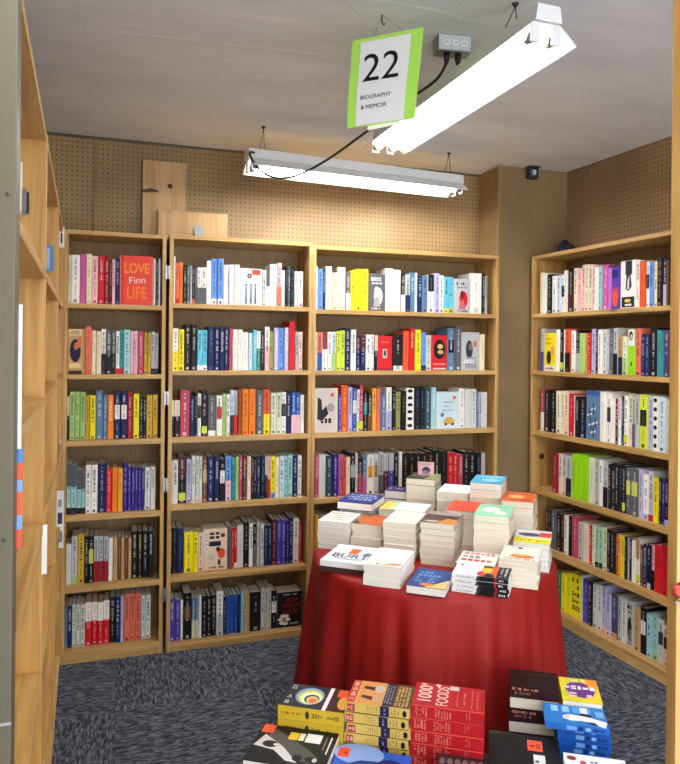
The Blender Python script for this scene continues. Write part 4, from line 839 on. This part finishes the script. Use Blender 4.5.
def a_red1000(F, W, L, r):
    F.text('1000', W * .17, L * .5, .056, (240, 206, 190), 2, rot=PI / 2, sx=.9, bold=.0006); F.text('FOODS', W * .42, L * .48, .048, (240, 200, 186), 2, rot=PI / 2, sx=.72, bold=.0004)
    F.disc(W * .12, L * .93, W * .045, L * .05, (226, 170, 110), 2); F.disc(W * .33, L * .93, W * .04, L * .05, (236, 206, 190), 2); F.rect(W * .50, L * .78, W * .63, L * .96, (206, 200, 196), 2); F.line_v(W * .62, L * .1, L * .7, W * .018, (220, 120, 110), r); F.line_v(W * .72, L * .2, L * .7, W * .024, (226, 150, 140), r); F.rect(W * .82, L * .08, W * .828, L * .9, (236, 130, 120), 2); F.line_v(W * .90, L * .1, L * .9, W * .026, (222, 110, 100), r)
def s_red1000(F, W, T, r):
    F.rect(0, T * .9, W, T, (222, 80, 70)); [F.line_v(W * (.07 + .045 * k), T * .18, T * .82, W * .03, (226, 130, 116), r) for k in range(4)]; [F.line_v(W * (.34 + .04 * k), T * .14, T * .8, W * .026, (222, 120, 108), r) for k in range(6)]; [F.line_v(W * (.76 + .04 * k), T * .2, T * .8, W * .014, (222, 120, 108), r) for k in range(2)]
def a_rainbow(F, W, L, r):
    F.rect(0, 0, W * .66, L, (50, 44, 50)); F.rect(W * .66, 0, W * .72, L, (232, 226, 226)); F.rect(W * .72, 0, W, L, (66, 30, 34)); F.line_v(W * .1, L * .1, L * .95, W * .07, (170, 190, 196), r)
    for k, c in enumerate(((130, 150, 200), (170, 200, 120), (236, 226, 110), (240, 240, 226), (60, 60, 70), (236, 214, 110), (230, 120, 80))): F.disc(W * (.40 + .012 * k), L * (.52 - .03 * k), W * (.22 - .026 * k), L * (.38 - .045 * k), c, 2 + k, 20)
    F.disc(W * .95, L * .4, W * .1, L * .3, (222, 160, 60), 2); F.rect(W * .80, L * .62, W * .95, L * .95, (236, 84, 40), 3)
def s_yellow(F, W, T, r):
    F.line_h(W * .06, W * .36, T * .5, T * .16, (150, 70, 40), r); F.disc(W * .45, T * .5, W * .03, T * .3, (60, 56, 40), 2); F.line_h(W * .52, W * .7, T * .5, T * .3, (120, 110, 50), r); F.line_h(W * .75, W * .94, T * .5, T * .3, (120, 110, 50), r)
def a_photo(F, W, L, r):
    F.rect(0, 0, W, L, (22, 22, 24)); F.pg([(W * .10, L * .62), (W * .36, L * .5), (W * .55, L * .2), (W * .8, L * .12), (W * .86, L * .3), (W * .7, L * .48), (W * .4, L * .74), (W * .2, L * .9)], (84, 82, 82), 1); F.pg([(W * .02, L * .40), (W * .3, L * .34), (W * .5, L * .12), (W * .65, L * .1), (W * .4, L * .45), (W * .1, L * .72)], (206, 204, 202), 2)
    F.disc(W * .22, L * .48, W * .10, L * .09, (30, 30, 30), 3); F.disc(W * .29, L * .48, W * .03, L * .03, (220, 220, 220), 4); F.disc(W * .62, L * .22, W * .06, L * .08, (24, 24, 24), 3); F.disc(W * .78, L * .22, W * .06, L * .07, (24, 24, 24), 3); F.disc(W * .84, L * .22, W * .03, L * .05, (200, 200, 200), 4)
    F.rect(W * .02, L * .76, W * .18, L * .99, (232, 92, 50), 5); F.rect(W * .40, L * .66, W * .52, L * .86, (226, 190, 50), 5); F.rect(W * .53, L * .66, W * .60, L * .86, (236, 226, 180), 5); F.rect(W * .62, L * .64, W * .82, L * .88, (232, 232, 232), 5); F.line_v(W * .88, L * .5, L * .85, W * .012, (210, 206, 190), r, 5); F.rect(W * .93, L * .4, W * .95, L * .85, (220, 216, 206), 5)
def a_bluesky(F, W, L, r):
    F.rect(0, 0, W, L, (48, 92, 196)); F.disc(W * .3, L * .85, W * .34, L * .3, (140, 170, 226), 1, 18); F.disc(W * .5, L * .5, W * .3, L * .2, (24, 50, 130), 2, 9); F.disc(W * .75, L * .6, W * .2, L * .2, (18, 34, 100), 2, 11); F.rect(W * .02, L * .70, W * .17, L * .97, (232, 80, 46), 4); F.line_h(W * .05, W * .15, L * .83, L * .09, (120, 30, 24), r, 5)
def a_blackst(F, W, L, r):
    F.rect(0, 0, W, L, (22, 22, 24)); F.rect(W * .55, L * .56, W * .76, L * .86, (230, 86, 54), 2); F.line_h(W * .58, W * .74, L * .7, L * .12, (130, 36, 30), r, 3); F.rect(W * .62, L * .1, W * .78, L * .46, (226, 228, 232), 2); F.line_h(W * .64, W * .76, L * .28, L * .1, (60, 60, 66), r, 3); F.pg([(0, L * .9), (W * .4, L), (0, L)], (50, 70, 40), 2)
def a_patterned(F, W, L, r):
    F.rect(0, 0, W, L, (52, 32, 38)); [F.disc(W * (.1 + .16 * i), L * (.2 + .3 * j), W * .06, L * .1, (120, 100, 100), 2, 7) for i in range(6) for j in range(3)]
def a_darkhard(F, W, L, r): F.rect(0, 0, W, L, (30, 22, 24)); F.line_h(W * .1, W * .9, L * .8, L * .08, (90, 60, 56), r)
def s_darkhard(F, W, T, r): F.rect(0, 0, W, T, (48, 20, 24)); F.line_h(W * .05, W * .6, T * .75, T * .2, (196, 130, 110), r); F.line_h(W * .1, W * .5, T * .4, T * .25, (130, 90, 84), r)
def a_whale(F, W, L, r):
    F.rect(0, 0, W, L, (44, 126, 206)); F.pg([(W * .3, L * .3), (W * .42, L * .2), (W * .62, L * .24), (W * .95, 0), (W, L * .3), (W * .75, L * .45), (W * .6, L * .5), (W * .4, L * .52), (W * .3, L * .42)], (236, 238, 240), 2)
    F.disc(W * .36, L * .38, W * .05, L * .06, (226, 190, 180), 3); F.pg([(W * .55, L * .5), (W * .75, L * .46), (W * .8, L * .7), (W * .6, L * .62)], (26, 30, 44), 3); F.pg([(W * .6, L * .2), (W * .85, L * .06), (W * .8, L * .22)], (30, 34, 50), 3)
    for u in (.12, .3, .48, .66): F.rect(W * u, L * .6, W * (u + .12), L * .92, (150, 196, 236) if u < .4 else (90, 160, 226), 2)
    F.rect(W * .6, L * .62, W * .72, L * .92, (230, 236, 240), 3); F.rect(W * .84, L * .5, W * .97, L * .8, (120, 180, 226), 3)
def s_bluestack(F, W, T, r): F.rect(W * .34, T * .2, W * .5, T * .8, (110, 160, 220)); F.rect(W * .52, T * .2, W * .6, T * .8, (24, 50, 110)); F.rect(W * .64, T * .25, W * .72, T * .75, (130, 180, 230)); F.line_h(W * .76, W * .96, T * .5, T * .4, (20, 40, 100), r)
def a_yellowpurple(F, W, L, r):
    F.rect(0, 0, W, L, (224, 206, 60)); F.disc(W * .5, L * .5, W * .4, L * .34, (112, 52, 140), 1, 9); F.pg([(W * .74, L * .6), (W, L * .62), (W, L * .98), (W * .7, L)], (236, 150, 50), 1); F.line_h(W * .3, W * .7, L * .9, L * .09, (240, 236, 226), r, 3); F.line_h(W * .12, W * .9, L * .58, L * .15, (240, 236, 240), r, 3); F.line_h(W * .2, W * .9, L * .27, L * .19, (236, 200, 214), r, 3); F.disc(W * .1, L * .3, W * .09, L * .14, (190, 206, 60), 2)
def a_whitered(F, W, L, r):
    F.rect(0, 0, W, L, (238, 238, 240)); F.disc(W * .12, L * .86, W * .08, L * .07, (140, 40, 50), 2); F.line_h(W * .06, W * .24, L * .6, L * .16, (206, 90, 80), r, 3); F.disc(W * .3, L * .74, W * .05, L * .08, (214, 80, 90), 2); F.line_h(W * .42, W * .62, L * .8, L * .07, (30, 30, 40), r, 3); F.line_h(W * .5, W * .95, L * .5, L * .16, (40, 60, 120), r, 3)
def a_green(F, W, L, r):
    F.rect(0, 0, W, L, (60, 66, 56)); F.pg([(W * .6, 0), (W, 0), (W, L), (W * .8, L)], (150, 176, 100), 1); F.line_h(W * .1, W * .6, L * .5, L * .14, (170, 170, 150), r)
def a_purplewhite(F, W, L, r): F.rect(0, 0, W, L, (70, 66, 120)); F.line_h(W * .1, W * .9, L * .5, L * .2, (214, 214, 226), r)

TA = math.radians(-38)
CR = (236, 230, 212); WH = (240, 240, 236)
# name: (description of the stack, u0, v0, W, L, z of base, z of top, books, visible from the top, covers (cycled from the top), spine side, page tones, art of the top cover, spine art, tilt)
ST = [
 ('white books with red lettering, round table', -1.081, 2.716, 0.138, 0.18, .70, .82, 5, 5, [(232, 230, 226)], 'l', WH, a_redtext, None),
 ('books lying low on the back edge of the round table', -1.06, 2.925, 0.15, 0.17, .70, .829, 4, 0, [(220, 216, 210)], 'l', WH, None, None),
 ('blue hardcover with white lettering across two stacks', -1.062, 2.9, 0.168, 0.2, .8295, .865, 1, 1, [(34, 50, 120)], 'k', WH, a_bluehard, None),
 ('dark spined books under a white cover, orange sticker', -0.96, 2.437, 0.178, 0.225, .70, .745, 2, 2, [(236, 238, 242), (74, 48, 50)], 'f', WH, a_but, None),
 ('books with an orange and brown cover', -0.938, 2.741, 0.136, 0.18, .70, .815, 4, 3, [(222, 206, 190), (230, 226, 216)], 'l', CR, a_orangebrown, None),
 ('white books with faint grey lettering', -0.784, 2.692, 0.138, 0.2, .70, .85, 5, 4, [(234, 234, 226)], 'l', CR, a_textwhite, None),
 ('cream page books under a grey and orange cover', -0.623, 2.664, 0.138, 0.2, .70, .87, 7, 7, [(190, 180, 168), (206, 198, 186)], 'r', CR, a_darkorange, None),
 ('white paperbacks with a tan leaf on the cover', -0.76, 2.359, 0.138, 0.22, .70, .776, 4, 4, [(236, 234, 226)], 'l', WH, a_leaf, None),
 ('flat blue hardcover with pale blue lettering, front edge of the round table', -0.593, 2.332, 0.138, 0.2, .70, .729, 1, 1, [(36, 34, 60)], 'k', WH, a_blueflat, None),
 ('white, orange and black paperbacks on the round table', -0.445, 2.404, 0.195, 0.125, .70, .767, 4, 4, [(226, 228, 228)], 'f', WH, a_pback, s_pback),
 ('books with large red and black lettering on white', -0.457, 2.536, 0.142, 0.175, .70, .76, 3, 2, [(150, 120, 120), (230, 226, 220)], 'l', CR, a_dvwhite, None),
 ('white books with an orange sun picture', -0.297, 2.534, 0.138, 0.178, .70, .80, 6, 6, [(236, 232, 222)], 'l', CR, a_sunwhite, None),
 ('books with a yellow, grey and red cover', -0.269, 2.737, 0.138, 0.2, .70, .81, 5, 5, [(206, 206, 208)], 'l', WH, a_yellowred, None),
 ('books under a mint green cover', -0.419, 2.717, 0.138, 0.2, .70, .906, 7, 6, [(150, 206, 176), (226, 220, 200)], 'l', CR, a_mint, None),
 ('books under a plain orange-red cover', -0.561, 2.868, 0.138, 0.2, .70, .879, 5, 1, [(226, 120, 90), (230, 224, 210)], 'l', CR, a_redcov, None),
 ('books under an orange cover at the back edge', -0.351, 3.048, 0.138, 0.2, .70, .90, 7, 6, [(220, 120, 80), (226, 220, 206)], 'l', CR, a_orangetop, None),
 ('tall pile under a bright blue cover', -0.494, 3.092, 0.14, 0.2, .70, .96, 8, 4, [(90, 180, 216), (230, 224, 210)], 'l', CR, a_bluetop, None),
 ('plain white books beside the blue pile', -0.652, 3.126, 0.146, 0.19, .70, .90, 5, 2, [(236, 236, 236)], 'l', CR, A_plain((238, 240, 242), (196, 200, 210)), None),
 ('books under a dark green cover at the back', -0.822, 3.211, 0.14, 0.16, .70, .934, 7, 3, [(70, 74, 60), (226, 222, 206)], 'l', CR, a_green, None),
 ('wide white and yellow books, round table', -0.89, 2.985, 0.21, 0.16, .70, .83, 4, 1, [(234, 236, 236)], 'l', CR, a_whiteyellow, None),
 ('purple book at the back of the round table', -0.937, 3.239, 0.11, 0.11, .70, .86, 4, 1, [(70, 66, 120)], 'l', WH, a_purplewhite, None),
 # in front
 ('thick tan books with red and navy blocks', -.425, 1.967, .189, .135, .272, .515, 8, 5, [(214, 186, 96)], 'f', CR, a_tan1000, s_tan1000),
 ('thick red books numbered 1000 beside the tan ones', -.232, 1.972, .207, .135, .272, .53, 7, 5, [(176, 28, 38)], 'f', CR, a_red1000, s_red1000),
 ('yellow paperbacks with a rainbow swirl cover', -.635, 1.965, .204, .135, .272, .48, 5, 2, [(206, 178, 50)], 'f', CR, a_rainbow, s_yellow),
 ('large hardcovers under a black and white face photograph', -.675, 1.775, .232, .185, .272, .42, 3, 1, [(26, 26, 28)], 'l', WH, a_photo, None),
 ('blue books with an orange sticker, beside the face photograph', -.437, 1.77, .213, .165, .272, .40, 3, 1, [(40, 80, 176)], 'l', WH, a_bluesky, None),
 ('dark red patterned book before the thick red ones', -.15, 1.77, .13, .165, .272, .42, 3, 1, [(60, 24, 30)], 'l', WH, a_patterned, None),
 ('large black books with orange sticker and white tag', -.012, 1.945, .20, .18, .272, .40, 3, 1, [(20, 20, 22)], 'l', WH, a_blackst, None),
 ('black and maroon hardcovers, before the red cloth', .050, 2.232, .150, .115, .272, .494, 6, 4, [(34, 20, 24)], 'f', (222, 220, 206), a_darkhard, s_darkhard),
 ('thin blue paperbacks under the white creature picture', .186, 2.135, .150, .085, .272, .438, 8, 5, [(28, 84, 170)], 'f', WH, None, s_bluestack),
 ('blue paperback with a white creature', .150, 2.108, .178, .112, .4385, .458, 1, 1, [(36, 100, 190)], 'f', WH, a_whale, s_bluestack),
 ('small yellow books with a purple splash', .210, 2.226, .118, .155, .272, .47, 6, 1, [(214, 196, 60)], 'l', WH, a_yellowpurple, None),
 ('white books with red and blue lettering, near edge', .197, 1.90, .166, .16, .272, .40, 4, 1, [(236, 236, 238)], 'l', WH, a_whitered, None),
]
POS = ['topmost', 'second', 'third', 'fourth', 'fifth', 'sixth', 'seventh', 'eighth']
def shorten(desc, k, n):
    if n == 1: return desc
    if k == 0: return 'topmost of the ' + desc
    return '%s from the top of the %s' % (POS[k], desc)
for si, (desc, u0, v0, W_, L_, zb, zt, n, vis, covs, sp_side, pg, art, sart) in enumerate(ST):
    T = (zt - zb) / n; rj = random.Random(si * 17 + 3)
    for k in range(n):
        j = 0 if (k == 0 or n == 1) else 1
        du, dv = rj.uniform(-.004, .004) * j, rj.uniform(-.003, .004) * j
        z = zt - (k + 1) * T
        ang = TA if si < 21 else DA
        loc = Vector((math.cos(ang) * (u0 + du) - math.sin(ang) * (v0 + dv), math.sin(ang) * (u0 + du) + math.cos(ang) * (v0 + dv), z + .0003))
        sd = sp_side
        if desc.startswith('black and maroon'): sd = 'f' if k % 2 == 0 else 'k'
        col = covs[0] if k == 0 else covs[min(len(covs) - 1, 1 + (k - 1) % max(1, len(covs) - 1))] if len(covs) > 1 else covs[0]
        lab = shorten(desc, k, n)
        ws = lab.split()
        if len(ws) > 16: lab = lab.replace('from the top of the', 'down of the')
        if len(lab.split()) > 16: print('LONG', lab)
        ALL.append(dict(kind='l', area=1.0 if k < vis else -1, loc=loc, rz=ang + rj.uniform(-.02, .02) * j, W=W_, L=L_, T=T - .0006, base=col, spine=sd, page=pg, art=art if k == 0 else None, sart=sart, seed=si * 31 + k, label=lab, group='stack of ' + desc if n > 1 else None))
# a small pink book standing on the dark green stack
q = Vector((math.cos(TA) * -.785 - math.sin(TA) * 3.30, math.sin(TA) * -.785 + math.cos(TA) * 3.30, .9345))
ALL.append(dict(kind='s', area=1, loc=q, rz=DA, w=.078, h=.066, d=.02, code='k.c.h', seed=5, sp=None, label='small pink book standing on the dark green stack, figures on its cover', group=None))

ALL.sort(key=lambda b: -b['area'])
KEEP = 302
rest_c, rest_p, hid_c, hid_p = MB(), MB(), MB(), MB()
seen = set()
for bi, b in enumerate(ALL):
    one = bi < KEEP and b['area'] > 0
    mc, mp = (MB(), MB()) if one else ((rest_c, rest_p) if b['kind'] == 's' else (hid_c, hid_p))
    s0, s1 = len(mc.v), len(mp.v)
    r = random.Random(b['seed'])
    if b['kind'] == 's': standing(mc, mp, b['w'], b['h'], b['d'], b['code'], r, b['sp'][1] if b['sp'] else None)
    else: lying(mc, mp, b['W'], b['L'], b['T'], b['base'], b['spine'], b['page'], b['sart'], r, b['art'])
    if one:
        o = mc.build('book', M['print']); o.location = b['loc']; o.rotation_euler = (0, 0, b['rz'])
        lab = b['label']
        if lab in seen: lab = lab + ' too'
        seen.add(lab)
        tag(o, lab, 'book', b['group'])
        mp.build('page_block', M['leaves'], o)
    else:
        Mx = Matrix.Translation(b['loc']) @ Matrix.Rotation(b['rz'], 4, 'Z')
        mc.xf(s0, Mx); mp.xf(s1, Mx)
o = rest_c.build('shelved_books', M['print'])
tag(o, 'slimmer books of many colours filling the rest of the shelves', 'books', kind='stuff')
p_ = rest_p.build('page_blocks', M['leaves'], o)

o = hid_c.build('stacked_books', M['print'])
tag(o, 'lower books inside the stacks on the two tables, mostly hidden behind others', 'books', kind='stuff')
hid_p.build('page_blocks', M['leaves'], o)
